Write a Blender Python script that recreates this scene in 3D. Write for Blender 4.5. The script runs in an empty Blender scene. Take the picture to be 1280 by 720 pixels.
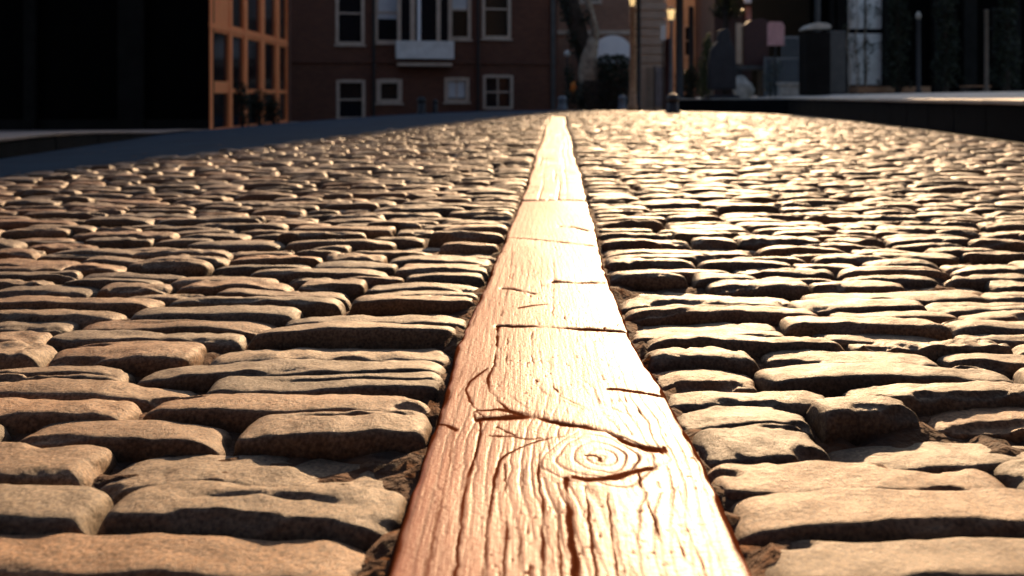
import bpy, math, random
import numpy as np
from mathutils import Vector

random.seed(7)
RNG = np.random.default_rng(11)
scene = bpy.context.scene
COL = scene.collection
F = 1150.0            # focal length in photo pixels (1280 wide)
CH = 0.333            # camera height above the timber strip
CX, HY = 640.0, 118.0 # principal column, horizon row

SUN_AZ = math.radians(13.0)   # to the right of straight ahead
SUN_EL = math.radians(20.5)

# ------------------------------------------------------------------ helpers
def at(px, py, d):
    """photo pixel at a depth d -> world point"""
    return ((px - CX) / F * d, d, CH - (py - HY) / F * d)

def gx(px, d):
    return (px - CX) / F * d

def gz(py, d):
    return CH - (py - HY) / F * d

def ground_h(X, Y):
    X = np.asarray(X, float); Y = np.asarray(Y, float)
    xr = X - .048 * np.clip(Y, 0, 45) - .05
    xl = np.clip(-xr, 0, 12); xp = np.clip(xr, 0, 12)
    yy = np.clip(Y, 0, 44) - 12
    side = .005 * np.clip(-xr - 3.5, 0, 9) ** 2 * np.clip((30 - Y) / 6, 0, 1)
    return -.006 * xl ** 2 - side - .0035 * xp ** 2 - .0005 * np.clip(yy, 0, None) ** 2

def gh(x, y):
    return float(ground_h(x, y))

def vnoise(x, y, seed=0):
    x = np.asarray(x, float); y = np.asarray(y, float)
    xi = np.floor(x).astype(np.int64); yi = np.floor(y).astype(np.int64)
    fx = x - xi; fy = y - yi
    fx = fx * fx * (3 - 2 * fx); fy = fy * fy * (3 - 2 * fy)
    def hsh(a, b):
        n = (a * 374761393 + b * 668265263 + seed * 1442695041) & 0xFFFFFFFF
        n = ((n ^ (n >> 13)) * 1274126177) & 0xFFFFFFFF
        n = n ^ (n >> 16)
        return (n & 0xFFFF) / 32767.5 - 1.0
    a = hsh(xi, yi); b = hsh(xi + 1, yi); c = hsh(xi, yi + 1); d = hsh(xi + 1, yi + 1)
    return (a * (1 - fx) + b * fx) * (1 - fy) + (c * (1 - fx) + d * fx) * fy

def fbm(x, y, seed=0, octv=3):
    t = 0; amp = 1; f = 1
    for i in range(octv):
        t = t + amp * vnoise(x * f, y * f, seed + i * 17); amp *= .5; f *= 2.03
    return t

def link(o, parent=None):
    COL.objects.link(o)
    if parent is not None:
        o.parent = parent
    return o

def tag(o, label, cat, group=None):
    o['label'] = label; o['category'] = cat
    if group: o['group'] = group
    return o

def thing(name, label, cat, loc=(0, 0, 0), rz=0.0, group=None):
    o = bpy.data.objects.new(name, None)
    o.empty_display_size = .2
    o.location = loc; o.rotation_euler = (0, 0, rz)
    link(o)
    return tag(o, label, cat, group)

def mesh_from(name, verts, faces, mat, parent=None, smooth=False, attrs=None):
    me = bpy.data.meshes.new(name)
    verts = np.asarray(verts, float)
    me.from_pydata([tuple(v) for v in verts] if not isinstance(faces, np.ndarray) else verts.tolist(), [],
                   faces if not isinstance(faces, np.ndarray) else faces.tolist())
    if attrs:
        for k, v in attrs.items():
            at_ = me.attributes.new(k, 'FLOAT', 'POINT')
            at_.data.foreach_set('value', np.asarray(v, np.float32))
    if smooth:
        me.polygons.foreach_set('use_smooth', np.ones(len(me.polygons), bool))
    me.update()
    me.materials.append(mat)
    o = bpy.data.objects.new(name, me)
    return link(o, parent)

class MB:
    def __init__(s): s.v = []; s.f = []
    def add(s, vs, fs):
        k = len(s.v); s.v += [tuple(map(float, p)) for p in vs]; s.f += [tuple(i + k for i in f) for f in fs]
        return s
    def box(s, x0, x1, y0, y1, z0, z1):
        if x0 > x1: x0, x1 = x1, x0
        if y0 > y1: y0, y1 = y1, y0
        if z0 > z1: z0, z1 = z1, z0
        return s.add([(x0, y0, z0), (x1, y0, z0), (x1, y1, z0), (x0, y1, z0), (x0, y0, z1), (x1, y0, z1), (x1, y1, z1), (x0, y1, z1)],
                     [(0, 3, 2, 1), (4, 5, 6, 7), (0, 1, 5, 4), (1, 2, 6, 5), (2, 3, 7, 6), (3, 0, 4, 7)])
    def prism(s, poly, z0, z1):
        n = len(poly)
        z0s = z0 if isinstance(z0, (list, tuple)) else [z0] * n
        z1s = z1 if isinstance(z1, (list, tuple)) else [z1] * n
        vs = [(p[0], p[1], z0s[i]) for i, p in enumerate(poly)] + [(p[0], p[1], z1s[i]) for i, p in enumerate(poly)]
        fs = [tuple(range(n - 1, -1, -1)), tuple(range(n, 2 * n))] + [(i, (i + 1) % n, n + (i + 1) % n, n + i) for i in range(n)]
        return s.add(vs, fs)
    def plate(s, poly, y0, y1):
        """outline in x,z given a thickness along y"""
        n = len(poly)
        vs = [(p[0], y0, p[1]) for p in poly] + [(p[0], y1, p[1]) for p in poly]
        fs = [tuple(range(n)), tuple(range(2 * n - 1, n - 1, -1))] + [((i + 1) % n, i, n + i, n + (i + 1) % n) for i in range(n)]
        return s.add(vs, fs)
    def lathe(s, prof, cx=0, cy=0, n=20):
        vs = []; fs = []
        for r, z in prof:
            for i in range(n):
                a = 2 * math.pi * i / n
                vs.append((cx + r * math.cos(a), cy + r * math.sin(a), z))
        for k in range(len(prof) - 1):
            for i in range(n):
                fs.append((k * n + i, k * n + (i + 1) % n, (k + 1) * n + (i + 1) % n, (k + 1) * n + i))
        fs.append(tuple(range(n - 1, -1, -1))); fs.append(tuple((len(prof) - 1) * n + i for i in range(n)))
        return s.add(vs, fs)
    def tube(s, pts, rad, n=8, wob=0.0):
        pts = [Vector(p) for p in pts]
        vs = []; fs = []
        ref = Vector((0.31, .17, .2))
        for i, p in enumerate(pts):
            t = (pts[min(i + 1, len(pts) - 1)] - pts[max(i - 1, 0)]).normalized()
            a = t.cross(Vector((0, 1, 0)) if abs(t.y) < .9 else Vector((1, 0, 0))).normalized(); b = t.cross(a)
            r = rad[i] if isinstance(rad, (list, tuple)) else rad
            for k in range(n):
                q = 2 * math.pi * k / n
                rr = r * (1 + random.uniform(-wob, wob))
                vs.append(p + a * (rr * math.cos(q)) + b * (rr * math.sin(q)))
        for i in range(len(pts) - 1):
            for k in range(n):
                fs.append((i * n + k, i * n + (k + 1) % n, (i + 1) * n + (k + 1) % n, (i + 1) * n + k))
        fs.append(tuple(range(n - 1, -1, -1))); fs.append(tuple((len(pts) - 1) * n + k for k in range(n)))
        return s.add(vs, fs)
    def leaves(s, c, r, n, size, hollow=.25):
        for _ in range(n):
            while True:
                p = Vector((random.uniform(-1, 1), random.uniform(-1, 1), random.uniform(-1, 1)))
                if hollow < p.length < 1: break
            wob = 1 + .25 * math.sin(5 * p.x + 3 * p.z) * math.cos(4 * p.y + 2)
            q = Vector((c[0] + p.x * r[0] * wob, c[1] + p.y * r[1] * wob, c[2] + p.z * r[2] * wob))
            n1 = Vector((random.gauss(0, 1), random.gauss(0, 1), random.gauss(0, 1) + .4)).normalized()
            a = n1.orthogonal().normalized(); b = n1.cross(a)
            ang = random.uniform(0, 6.28); a, b = a * math.cos(ang) + b * math.sin(ang), b * math.cos(ang) - a * math.sin(ang)
            l = size * random.uniform(.6, 1.3); w = l * .5
            s.add([q - a * l, q + b * w + n1 * (w * .3), q + a * l, q - b * w + n1 * (w * .3)], [(0, 1, 2, 3)])
        return s
    def build(s, name, mat, parent=None, smooth=False, bevel=0):
        o = mesh_from(name, s.v, s.f, mat, parent, smooth)
        if bevel:
            m = o.modifiers.new('bevel', 'BEVEL'); m.width = bevel; m.segments = 2; m.limit_method = 'ANGLE'
        return o

# ------------------------------------------------------------------ materials
def mat_new(name):
    m = bpy.data.materials.new(name); m.use_nodes = True
    nt = m.node_tree
    return m, nt, nt.nodes['Principled BSDF'], nt.nodes.new, nt.links.new

def noisy(name, c1, c2, rough=.7, scale=3.0, bump=.2, bscale=None, spec=.5, metallic=0, rough2=None, dist=.02):
    """paint / plaster / stone / bark: two tones mixed by noise, with fine bump"""
    m, nt, b, N, L = mat_new(name)
    tc = N('ShaderNodeTexCoord')
    n1 = N('ShaderNodeTexNoise'); n1.inputs['Scale'].default_value = scale; n1.inputs['Detail'].default_value = 6; n1.inputs['Roughness'].default_value = .62
    L(tc.outputs['Object'], n1.inputs['Vector'])
    r = N('ShaderNodeValToRGB'); r.color_ramp.elements[0].position = .32; r.color_ramp.elements[1].position = .68
    r.color_ramp.elements[0].color = (*c1, 1); r.color_ramp.elements[1].color = (*c2, 1)
    L(n1.outputs['Fac'], r.inputs['Fac']); L(r.outputs['Color'], b.inputs['Base Color'])
    mr = N('ShaderNodeMapRange'); mr.inputs['To Min'].default_value = rough; mr.inputs['To Max'].default_value = rough2 if rough2 else min(1, rough + .15)
    L(n1.outputs['Fac'], mr.inputs['Value']); L(mr.outputs['Result'], b.inputs['Roughness'])
    b.inputs['Specular IOR Level'].default_value = spec; b.inputs['Metallic'].default_value = metallic
    if bump:
        n2 = N('ShaderNodeTexNoise'); n2.inputs['Scale'].default_value = bscale or scale * 8; n2.inputs['Detail'].default_value = 5
        L(tc.outputs['Object'], n2.inputs['Vector'])
        bp = N('ShaderNodeBump'); bp.inputs['Strength'].default_value = bump; bp.inputs['Distance'].default_value = dist
        L(n2.outputs['Fac'], bp.inputs['Height']); L(bp.outputs['Normal'], b.inputs['Normal'])
    return m

def brick(name, c1, c2, mortar, bw=.22, bh=.075, rough=.85):
    m, nt, b, N, L = mat_new(name)
    tc = N('ShaderNodeTexCoord'); sp = N('ShaderNodeSeparateXYZ'); L(tc.outputs['Object'], sp.inputs[0])
    ad = N('ShaderNodeMath'); ad.operation = 'ADD'; L(sp.outputs['X'], ad.inputs[0]); L(sp.outputs['Y'], ad.inputs[1])
    cb = N('ShaderNodeCombineXYZ'); L(ad.outputs[0], cb.inputs['X']); L(sp.outputs['Z'], cb.inputs['Y'])
    t = N('ShaderNodeTexBrick'); L(cb.outputs[0], t.inputs['Vector'])
    t.inputs['Scale'].default_value = 1; t.inputs['Brick Width'].default_value = bw; t.inputs['Row Height'].default_value = bh
    t.inputs['Mortar Size'].default_value = .008; t.inputs['Color1'].default_value = (*c1, 1); t.inputs['Color2'].default_value = (*c2, 1); t.inputs['Mortar'].default_value = (*mortar, 1)
    n = N('ShaderNodeTexNoise'); n.inputs['Scale'].default_value = .8; n.inputs['Detail'].default_value = 5; L(tc.outputs['Object'], n.inputs['Vector'])
    mp = N('ShaderNodeMapRange'); mp.inputs['To Min'].default_value = .65; mp.inputs['To Max'].default_value = 1.3; L(n.outputs['Fac'], mp.inputs['Value'])
    mx = N('ShaderNodeMix'); mx.data_type = 'RGBA'; mx.blend_type = 'MULTIPLY'; mx.inputs['Factor'].default_value = 1
    L(t.outputs['Color'], mx.inputs['A']); L(mp.outputs['Result'], mx.inputs['B']); L(mx.outputs['Result'], b.inputs['Base Color'])
    b.inputs['Roughness'].default_value = rough
    bp = N('ShaderNodeBump'); bp.inputs['Strength'].default_value = .6; bp.inputs['Distance'].default_value = .008; bp.invert = True
    L(t.outputs['Fac'], bp.inputs['Height']); L(bp.outputs['Normal'], b.inputs['Normal'])
    return m

def leafmat(name, c1, c2):
    m, nt, b, N, L = mat_new(name)
    g = N('ShaderNodeNewGeometry')
    r = N('ShaderNodeValToRGB'); r.color_ramp.elements[0].color = (*c1, 1); r.color_ramp.elements[1].color = (*c2, 1)
    L(g.outputs['Random Per Island'], r.inputs['Fac']); L(r.outputs['Color'], b.inputs['Base Color'])
    b.inputs['Roughness'].default_value = .5
    tr = N('ShaderNodeBsdfTranslucent'); L(r.outputs['Color'], tr.inputs['Color'])
    mx = N('ShaderNodeMixShader'); mx.inputs[0].default_value = .3
    L(b.outputs[0], mx.inputs[1]); L(tr.outputs[0], mx.inputs[2]); L(mx.outputs[0], nt.nodes['Material Output'].inputs['Surface'])
    return m

def glass(name, col=(.012, .012, .014), rough=.12):
    m, nt, b, N, L = mat_new(name)
    tc = N('ShaderNodeTexCoord'); n = N('ShaderNodeTexNoise'); n.inputs['Scale'].default_value = 1.5
    L(tc.outputs['Object'], n.inputs['Vector'])
    bp = N('ShaderNodeBump'); bp.inputs['Strength'].default_value = .06; bp.inputs['Distance'].default_value = .05
    L(n.outputs['Fac'], bp.inputs['Height']); L(bp.outputs['Normal'], b.inputs['Normal'])
    b.inputs['Base Color'].default_value = (*col, 1); b.inputs['Roughness'].default_value = rough; b.inputs['Specular IOR Level'].default_value = .35
    return m

def cobble_material():
    m, nt, b, N, L = mat_new('cobble_stone')
    geo = N('ShaderNodeNewGeometry')
    ta = N('ShaderNodeAttribute'); ta.attribute_name = 'tone'
    da = N('ShaderNodeAttribute'); da.attribute_name = 'soil_shade'  # soil at the foot together with shade painted on the sides
    n1 = N('ShaderNodeTexNoise'); n1.inputs['Scale'].default_value = 26; n1.inputs['Detail'].default_value = 8; n1.inputs['Roughness'].default_value = .7
    L(geo.outputs['Position'], n1.inputs['Vector'])
    r = N('ShaderNodeValToRGB'); e = r.color_ramp.elements
    e[0].position = .3; e[0].color = (.118, .079, .048, 1); e[1].position = .72; e[1].color = (.235, .163, .102, 1)
    k = e.new(.5); k.color = (.172, .118, .073, 1)
    L(n1.outputs['Fac'], r.inputs['Fac'])
    mt = N('ShaderNodeMix'); mt.data_type = 'RGBA'; mt.blend_type = 'MULTIPLY'; mt.inputs['Factor'].default_value = 1
    L(r.outputs['Color'], mt.inputs['A']); L(ta.outputs['Fac'], mt.inputs['B'])
    hf = N('ShaderNodeMath'); hf.operation = 'MULTIPLY'; hf.inputs[1].default_value = 61.7; L(ta.outputs['Fac'], hf.inputs[0])
    hq = N('ShaderNodeMath'); hq.operation = 'FRACT'; L(hf.outputs[0], hq.inputs[0])
    hr = N('ShaderNodeValToRGB'); hr.color_ramp.elements[0].color = (.84, .92, 1.0, 1); hr.color_ramp.elements[1].color = (1.18, .93, .74, 1)
    hm_ = hr.color_ramp.elements.new(.55); hm_.color = (1, 1, 1, 1)
    L(hq.outputs[0], hr.inputs['Fac'])
    mh = N('ShaderNodeMix'); mh.data_type = 'RGBA'; mh.blend_type = 'MULTIPLY'; mh.inputs['Factor'].default_value = 1
    L(mt.outputs['Result'], mh.inputs['A']); L(hr.outputs['Color'], mh.inputs['B']); mt = mh
    # small pale and dark grains of the rock
    v = N('ShaderNodeTexNoise'); v.inputs['Scale'].default_value = 260; v.inputs['Detail'].default_value = 3
    L(geo.outputs['Position'], v.inputs['Vector'])
    vr = N('ShaderNodeMapRange'); vr.inputs['From Min'].default_value = .3; vr.inputs['From Max'].default_value = .7; vr.inputs['To Min'].default_value = .45; vr.inputs['To Max'].default_value = 1.55
    L(v.outputs['Fac'], vr.inputs['Value'])
    mg = N('ShaderNodeMix'); mg.data_type = 'RGBA'; mg.blend_type = 'MULTIPLY'; mg.inputs['Factor'].default_value = 1
    L(mt.outputs['Result'], mg.inputs['A']); L(vr.outputs['Result'], mg.inputs['B'])
    ms = N('ShaderNodeMix'); ms.data_type = 'RGBA'
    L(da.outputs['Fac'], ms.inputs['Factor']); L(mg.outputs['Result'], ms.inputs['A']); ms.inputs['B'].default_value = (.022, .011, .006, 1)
    L(ms.outputs['Result'], b.inputs['Base Color'])
    rr = N('ShaderNodeMapRange'); rr.inputs['From Min'].default_value = .3; rr.inputs['From Max'].default_value = .7; rr.inputs['To Min'].default_value = .66; rr.inputs['To Max'].default_value = .47
    L(n1.outputs['Fac'], rr.inputs['Value']); L(rr.outputs['Result'], b.inputs['Roughness'])
    sp_ = N('ShaderNodeMapRange'); sp_.inputs['To Min'].default_value = .34; sp_.inputs['To Max'].default_value = .08; L(da.outputs['Fac'], sp_.inputs['Value']); L(sp_.outputs['Result'], b.inputs['Specular IOR Level'])
    n2 = N('ShaderNodeTexNoise'); n2.inputs['Scale'].default_value = 150; n2.inputs['Detail'].default_value = 9; n2.inputs['Roughness'].default_value = .74
    L(geo.outputs['Position'], n2.inputs['Vector'])
    bp = N('ShaderNodeBump'); bp.inputs['Strength'].default_value = .8; bp.inputs['Distance'].default_value = .004
    L(n2.outputs['Fac'], bp.inputs['Height']); L(bp.outputs['Normal'], b.inputs['Normal'])
    return m

def timber_material():
    m, nt, b, N, L = mat_new('weathered_timber')
    geo = N('ShaderNodeNewGeometry')
    ga = N('ShaderNodeAttribute'); ga.attribute_name = 'groove'
    gr = N('ShaderNodeAttribute'); gr.attribute_name = 'grain'
    mp = N('ShaderNodeMapping'); mp.inputs['Scale'].default_value = (90, 5, 90); mp.inputs['Rotation'].default_value = (0, 0, math.radians(2.7))
    L(geo.outputs['Position'], mp.inputs['Vector'])
    n1 = N('ShaderNodeTexNoise'); n1.inputs['Scale'].default_value = 1.6; n1.inputs['Detail'].default_value = 6; n1.inputs['Roughness'].default_value = .65
    L(mp.outputs[0], n1.inputs['Vector'])
    r = N('ShaderNodeValToRGB'); e = r.color_ramp.elements
    e[0].position = .3; e[0].color = (.20, .056, .025, 1); e[1].position = .62; e[1].color = (.34, .112, .056, 1)
    L(n1.outputs['Fac'], r.inputs['Fac'])
    m1 = N('ShaderNodeMix'); m1.data_type = 'RGBA'; L(gr.outputs['Fac'], m1.inputs['Factor']); L(r.outputs['Color'], m1.inputs['A']); m1.inputs['B'].default_value = (.12, .030, .010, 1)
    n4 = N('ShaderNodeTexNoise'); n4.inputs['Scale'].default_value = 14; n4.inputs['Detail'].default_value = 6; L(geo.outputs['Position'], n4.inputs['Vector'])
    w4 = N('ShaderNodeMapRange'); w4.inputs['From Min'].default_value = .48; w4.inputs['From Max'].default_value = .72; w4.inputs['To Max'].default_value = .55; L(n4.outputs['Fac'], w4.inputs['Value'])
    m4 = N('ShaderNodeMix'); m4.data_type = 'RGBA'; L(w4.outputs['Result'], m4.inputs['Factor']); L(m1.outputs['Result'], m4.inputs['A']); m4.inputs['B'].default_value = (.29, .135, .085, 1); m1 = m4
    m2 = N('ShaderNodeMix'); m2.data_type = 'RGBA'; L(ga.outputs['Fac'], m2.inputs['Factor']); L(m1.outputs['Result'], m2.inputs['A']); m2.inputs['B'].default_value = (.050, .012, .004, 1)
    L(m2.outputs['Result'], b.inputs['Base Color'])
    n3 = N('ShaderNodeTexNoise'); n3.inputs['Scale'].default_value = 220; n3.inputs['Detail'].default_value = 4; L(geo.outputs['Position'], n3.inputs['Vector'])
    rr = N('ShaderNodeMapRange'); sm = N('ShaderNodeMapRange'); sm.inputs['From Max'].default_value = .6; sm.inputs['To Min'].default_value = .24; sm.inputs['To Max'].default_value = .0; L(ga.outputs['Fac'], sm.inputs['Value']); L(sm.outputs['Result'], b.inputs['Specular IOR Level'])
    rr.inputs['To Min'].default_value = .36; rr.inputs['To Max'].default_value = .58; L(n3.outputs['Fac'], rr.inputs['Value'])
    L(rr.outputs['Result'], b.inputs['Roughness'])
    ad = N('ShaderNodeMath'); ad.operation = 'MULTIPLY_ADD'; ad.inputs[1].default_value = .6; L(n3.outputs['Fac'], ad.inputs[0]); L(n1.outputs['Fac'], ad.inputs[2])
    bp = N('ShaderNodeBump'); bp.inputs['Strength'].default_value = .42; bp.inputs['Distance'].default_value = .0016
    L(ad.outputs[0], bp.inputs['Height']); L(bp.outputs['Normal'], b.inputs['Normal'])
    return m

def wood_glow(name, col, strength):
    m, nt, b, N, L = mat_new(name)
    b.inputs['Base Color'].default_value = (*col, 1); b.inputs['Emission Color'].default_value = (*col, 1); b.inputs['Emission Strength'].default_value = strength
    b.inputs['Roughness'].default_value = .4
    return m

M = dict(
    cobble=cobble_material(), timber=timber_material(),
    soil_shade=noisy('joint_soil', (.024, .011, .005), (.13, .055, .020), .9, 18, .8, 90, dist=.01),
    shade_asphalt=noisy('shade_blue_asphalt', (.009, .024, .046), (.018, .042, .074), .85, 2, .3, 120, dist=.004, spec=.08),  # asphalt with the blue of the building shade put into its colour
    earth=noisy('street_ground', (.035, .033, .032), (.06, .056, .052), .8, .5, .2, 30),
    paving=noisy('pale_paving', (.40, .36, .31), (.58, .53, .46), .6, 1.4, .3, 30),
    kerb=noisy('kerb_granite', (.16, .115, .095), (.26, .19, .165), .6, 5, .3, 60),
    shade_stone=noisy('shade_black_stone', (.003, .0035, .005), (.008, .009, .011), .9, 4, .3, 50, spec=.1),  # near-black: shade of kerb faces and step put into the stone colour
    brown_brick=brick('brown_brick', (.15, .050, .026), (.105, .036, .019), (.09, .052, .034)),
    blocker_brick=brick('dark_brown_brick', (.05, .022, .014), (.035, .016, .010), (.04, .028, .02)),  # brick of the added blocks, kept dark to return little light
    red_brick=brick('old_red_brick', (.34, .16, .10), (.26, .12, .075), (.28, .2, .14)),
    ochre=noisy('ochre_paint', (.93, .25, .075), (.98, .33, .115), .55, 2.2, .15),
    shade_wall=noisy('shade_black_wall', (.0016, .0015, .0014), (.0034, .0031, .0028), .9, 1.5, .3, spec=.05),  # facade shade put into the wall colour
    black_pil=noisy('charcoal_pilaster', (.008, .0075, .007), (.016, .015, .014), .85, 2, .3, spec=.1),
    cream=noisy('cream_paint', (.42, .32, .245), (.56, .44, .345), .55, 5, .1),
    white=noisy('white_paint', (.62, .60, .57), (.80, .79, .76), .5, 3, .1),
    blind=noisy('white_blind', (.50, .52, .54), (.66, .68, .70), .7, 2, .05),
    glass=glass('window_glass'), dim_glass=glass('brown_glass', (.03, .022, .016), .2),
    beige=noisy('beige_stone', (.70, .50, .35), (.84, .64, .47), .75, 1.2, .3, 20),
    tan_wall=noisy('tan_render', (.40, .28, .19), (.55, .41, .30), .8, .7, .2, 12),
    plum=noisy('plum_render', (.035, .022, .022), (.065, .042, .042), .8, 1.0, .2),
    iron=noisy('black_iron', (.008, .008, .009), (.02, .02, .021), .45, 6, .2),
    rust=noisy('rusty_steel', (.26, .11, .045), (.60, .33, .17), .5, 7, .3),
    grey_metal=noisy('grey_metal', (.12, .13, .14), (.22, .23, .24), .4, 5, .1),
    blue_metal=noisy('blue_grey_metal', (.10, .13, .16), (.20, .235, .26), .45, 5, .1),
    maroon=noisy('maroon_paint', (.030, .006, .006), (.055, .012, .011), .5, 3, .1),
    pink=noisy('pink_paint', (.50, .25, .25), (.62, .34, .33), .5, 4, .1),
    slate=noisy('slate_stone', (.014, .015, .018), (.030, .031, .036), .6, 3, .3),
    mid_grey=noisy('grey_render', (.05, .05, .05), (.085, .083, .08), .6, 3, .2),
    pale_stone=noisy('pale_rough_stone', (.30, .28, .24), (.58, .54, .47), .8, 5, .6, 20),
    canvas=noisy('white_canvas', (.80, .80, .81), (.88, .88, .89), .7, 2, .1),
    bark=noisy('dark_bark', (.016, .011, .008), (.06, .045, .033), .9, 7, .9, 24, dist=.06),
    pale_bark=noisy('pale_bark', (.16, .12, .085), (.46, .38, .28), .85, 6, .8, 20, dist=.05),
    leaf_dark=leafmat('dark_leaves', (.008, .012, .006), (.03, .04, .018)),
    leaf_green=leafmat('green_leaves', (.045, .06, .02), (.13, .15, .06)),
    leaf_grey=leafmat('grey_green_leaves', (.06, .075, .07), (.17, .19, .17)),
    leaf_vine=leafmat('vine_leaves', (.02, .025, .012), (.07, .075, .04)),
    petal=noisy('orange_petals', (.75, .20, .02), (.85, .36, .05), .5, 9, .1),
    lantern=wood_glow('amber_lantern_glass', (1.0, .66, .28), .55),
    brick_step=noisy('brick_step', (.26, .12, .06), (.40, .22, .12), .75, 3, .4),
    ochre_plaster=noisy('plaster', (.10, .08, .06), (.16, .125, .095), .8, 3, .2),
)

# ------------------------------------------------------------------ camera, light, world
cam_d = bpy.data.cameras.new('camera'); cam = bpy.data.objects.new('camera', cam_d); link(cam)
cam.location = (0, 0, CH); cam.rotation_euler = (math.radians(90), 0, 0)
cam_d.sensor_width = 36; cam_d.lens = 36 * F / 1280
cam_d.shift_y = -(360 - HY) / 1280
cam_d.clip_start = .02; cam_d.clip_end = 2000
cam_d.dof.use_dof = True; cam_d.dof.focus_distance = 1.15; cam_d.dof.aperture_fstop = 6.3
scene.camera = cam

w = bpy.data.worlds.new('World'); scene.world = w; w.use_nodes = True
bg = w.node_tree.nodes['Background']
sky = w.node_tree.nodes.new('ShaderNodeTexSky'); sky.sky_type = 'NISHITA'; sky.sun_disc = False
sky.dust_density = 1.6; sky.ozone_density = 1.0; sky.air_density = 1.0
sky.sun_elevation = SUN_EL; sky.sun_rotation = SUN_AZ
w.node_tree.links.new(sky.outputs[0], bg.inputs[0]); bg.inputs[1].default_value = .085

sd = bpy.data.lights.new('sun', 'SUN'); sd.energy = 5; sd.angle = math.radians(.55); sd.color = (1, .66, .372)
so = bpy.data.objects.new('sun', sd); link(so)
dvec = Vector((math.sin(SUN_AZ) * math.cos(SUN_EL), math.cos(SUN_AZ) * math.cos(SUN_EL), math.sin(SUN_EL)))
so.rotation_euler = dvec.to_track_quat('Z', 'Y').to_euler()
so.location = (20, 60, 40)

vs_ = scene.view_settings
vs_.view_transform = 'Standard'; vs_.look = 'None'; vs_.gamma = 1; vs_.exposure = 1.2
try: scene.cycles.use_denoising = True
except Exception: pass
scene.render.filter_size = 1.9

# ------------------------------------------------------------------ ground
def grid_sheet(name, xs, ys, hfun, mat, smooth=True):
    X, Y = np.meshgrid(xs, ys)
    Z = hfun(X, Y)
    nx, ny = len(xs), len(ys)
    idx = np.arange(nx * ny).reshape(ny, nx)
    fs = np.stack([idx[:-1, :-1], idx[:-1, 1:], idx[1:, 1:], idx[1:, :-1]], -1).reshape(-1, 4)
    return mesh_from(name, np.stack([X.ravel(), Y.ravel(), Z.ravel()], -1), fs, mat, smooth=smooth)

xs = np.concatenate([[-600, -200, -80, -40], np.linspace(-24, 24, 49), [40, 80, 200, 600]])
ys = np.concatenate([[-600, -200, -60, -20, -8], np.linspace(-4, 50, 55), [70, 120, 250, 600, 1200]])
g = grid_sheet('ground', xs, ys, lambda X, Y: ground_h(X, Y) - .085, M['earth']); g['kind'] = 'structure'

# ------------------------------------------------------------------ timber strip
EDGE_Y = np.array([.20, .45, .636, .9075, 1.058, 1.311, 1.806, 2.901, 5.2, 9.57, 19.0, 26.0])
EDGE_L = np.array([-.106, -.099, -.0925, -.0825, -.0795, -.0715, -.0420, .0227, .130, .341, .79, 1.11])
EDGE_R = np.array([.165, .170, .1735, .1795, .1760, .1670, .1830, .2371, .345, .5576, .985, 1.31])

def smooth_interp(y, ex, ev):
    t = np.interp(np.log(y), np.log(ex), ev)
    a = np.interp(np.log(y) - .07, np.log(ex), ev); b = np.interp(np.log(y) + .07, np.log(ex), ev)
    return (2 * t + a + b) / 4
def strip_l(y): return smooth_interp(np.asarray(y, float), EDGE_Y, EDGE_L)
def strip_r(y): return smooth_interp(np.asarray(y, float), EDGE_Y, EDGE_R)

# soil bed under the cobbles, finely uneven where it is near
def bed_h(X, Y):
    d = np.minimum(np.abs(X - strip_l(Y)), np.abs(X - strip_r(Y)))
    return ground_h(X, Y) - .030 + .008 * fbm(X * 14, Y * 14, 5, 3) + .006 * fbm(X * 80, Y * 60, 15, 2) + np.exp(-(d / .03) ** 2) * (.012 + .010 * fbm(X * 60, Y * 45, 6, 3))
b1 = grid_sheet('soil_bed', np.linspace(-3.6, 4.2, 420), np.geomspace(.25, 7.5, 420), bed_h, M['soil_shade']); b1['kind'] = 'structure'
b2 = grid_sheet('far_soil_bed', np.linspace(-6, 9, 90), np.linspace(7.5, 25.5, 120), lambda X, Y: ground_h(X, Y) - .036, M['soil_shade']); b2['kind'] = 'structure'

def z7(pts): return [(520 + x / 3, 480 + y / 3) for x, y in pts]
def z5(pts): return [(460 + x / 2, 360 + y / 2) for x, y in pts]
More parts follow.
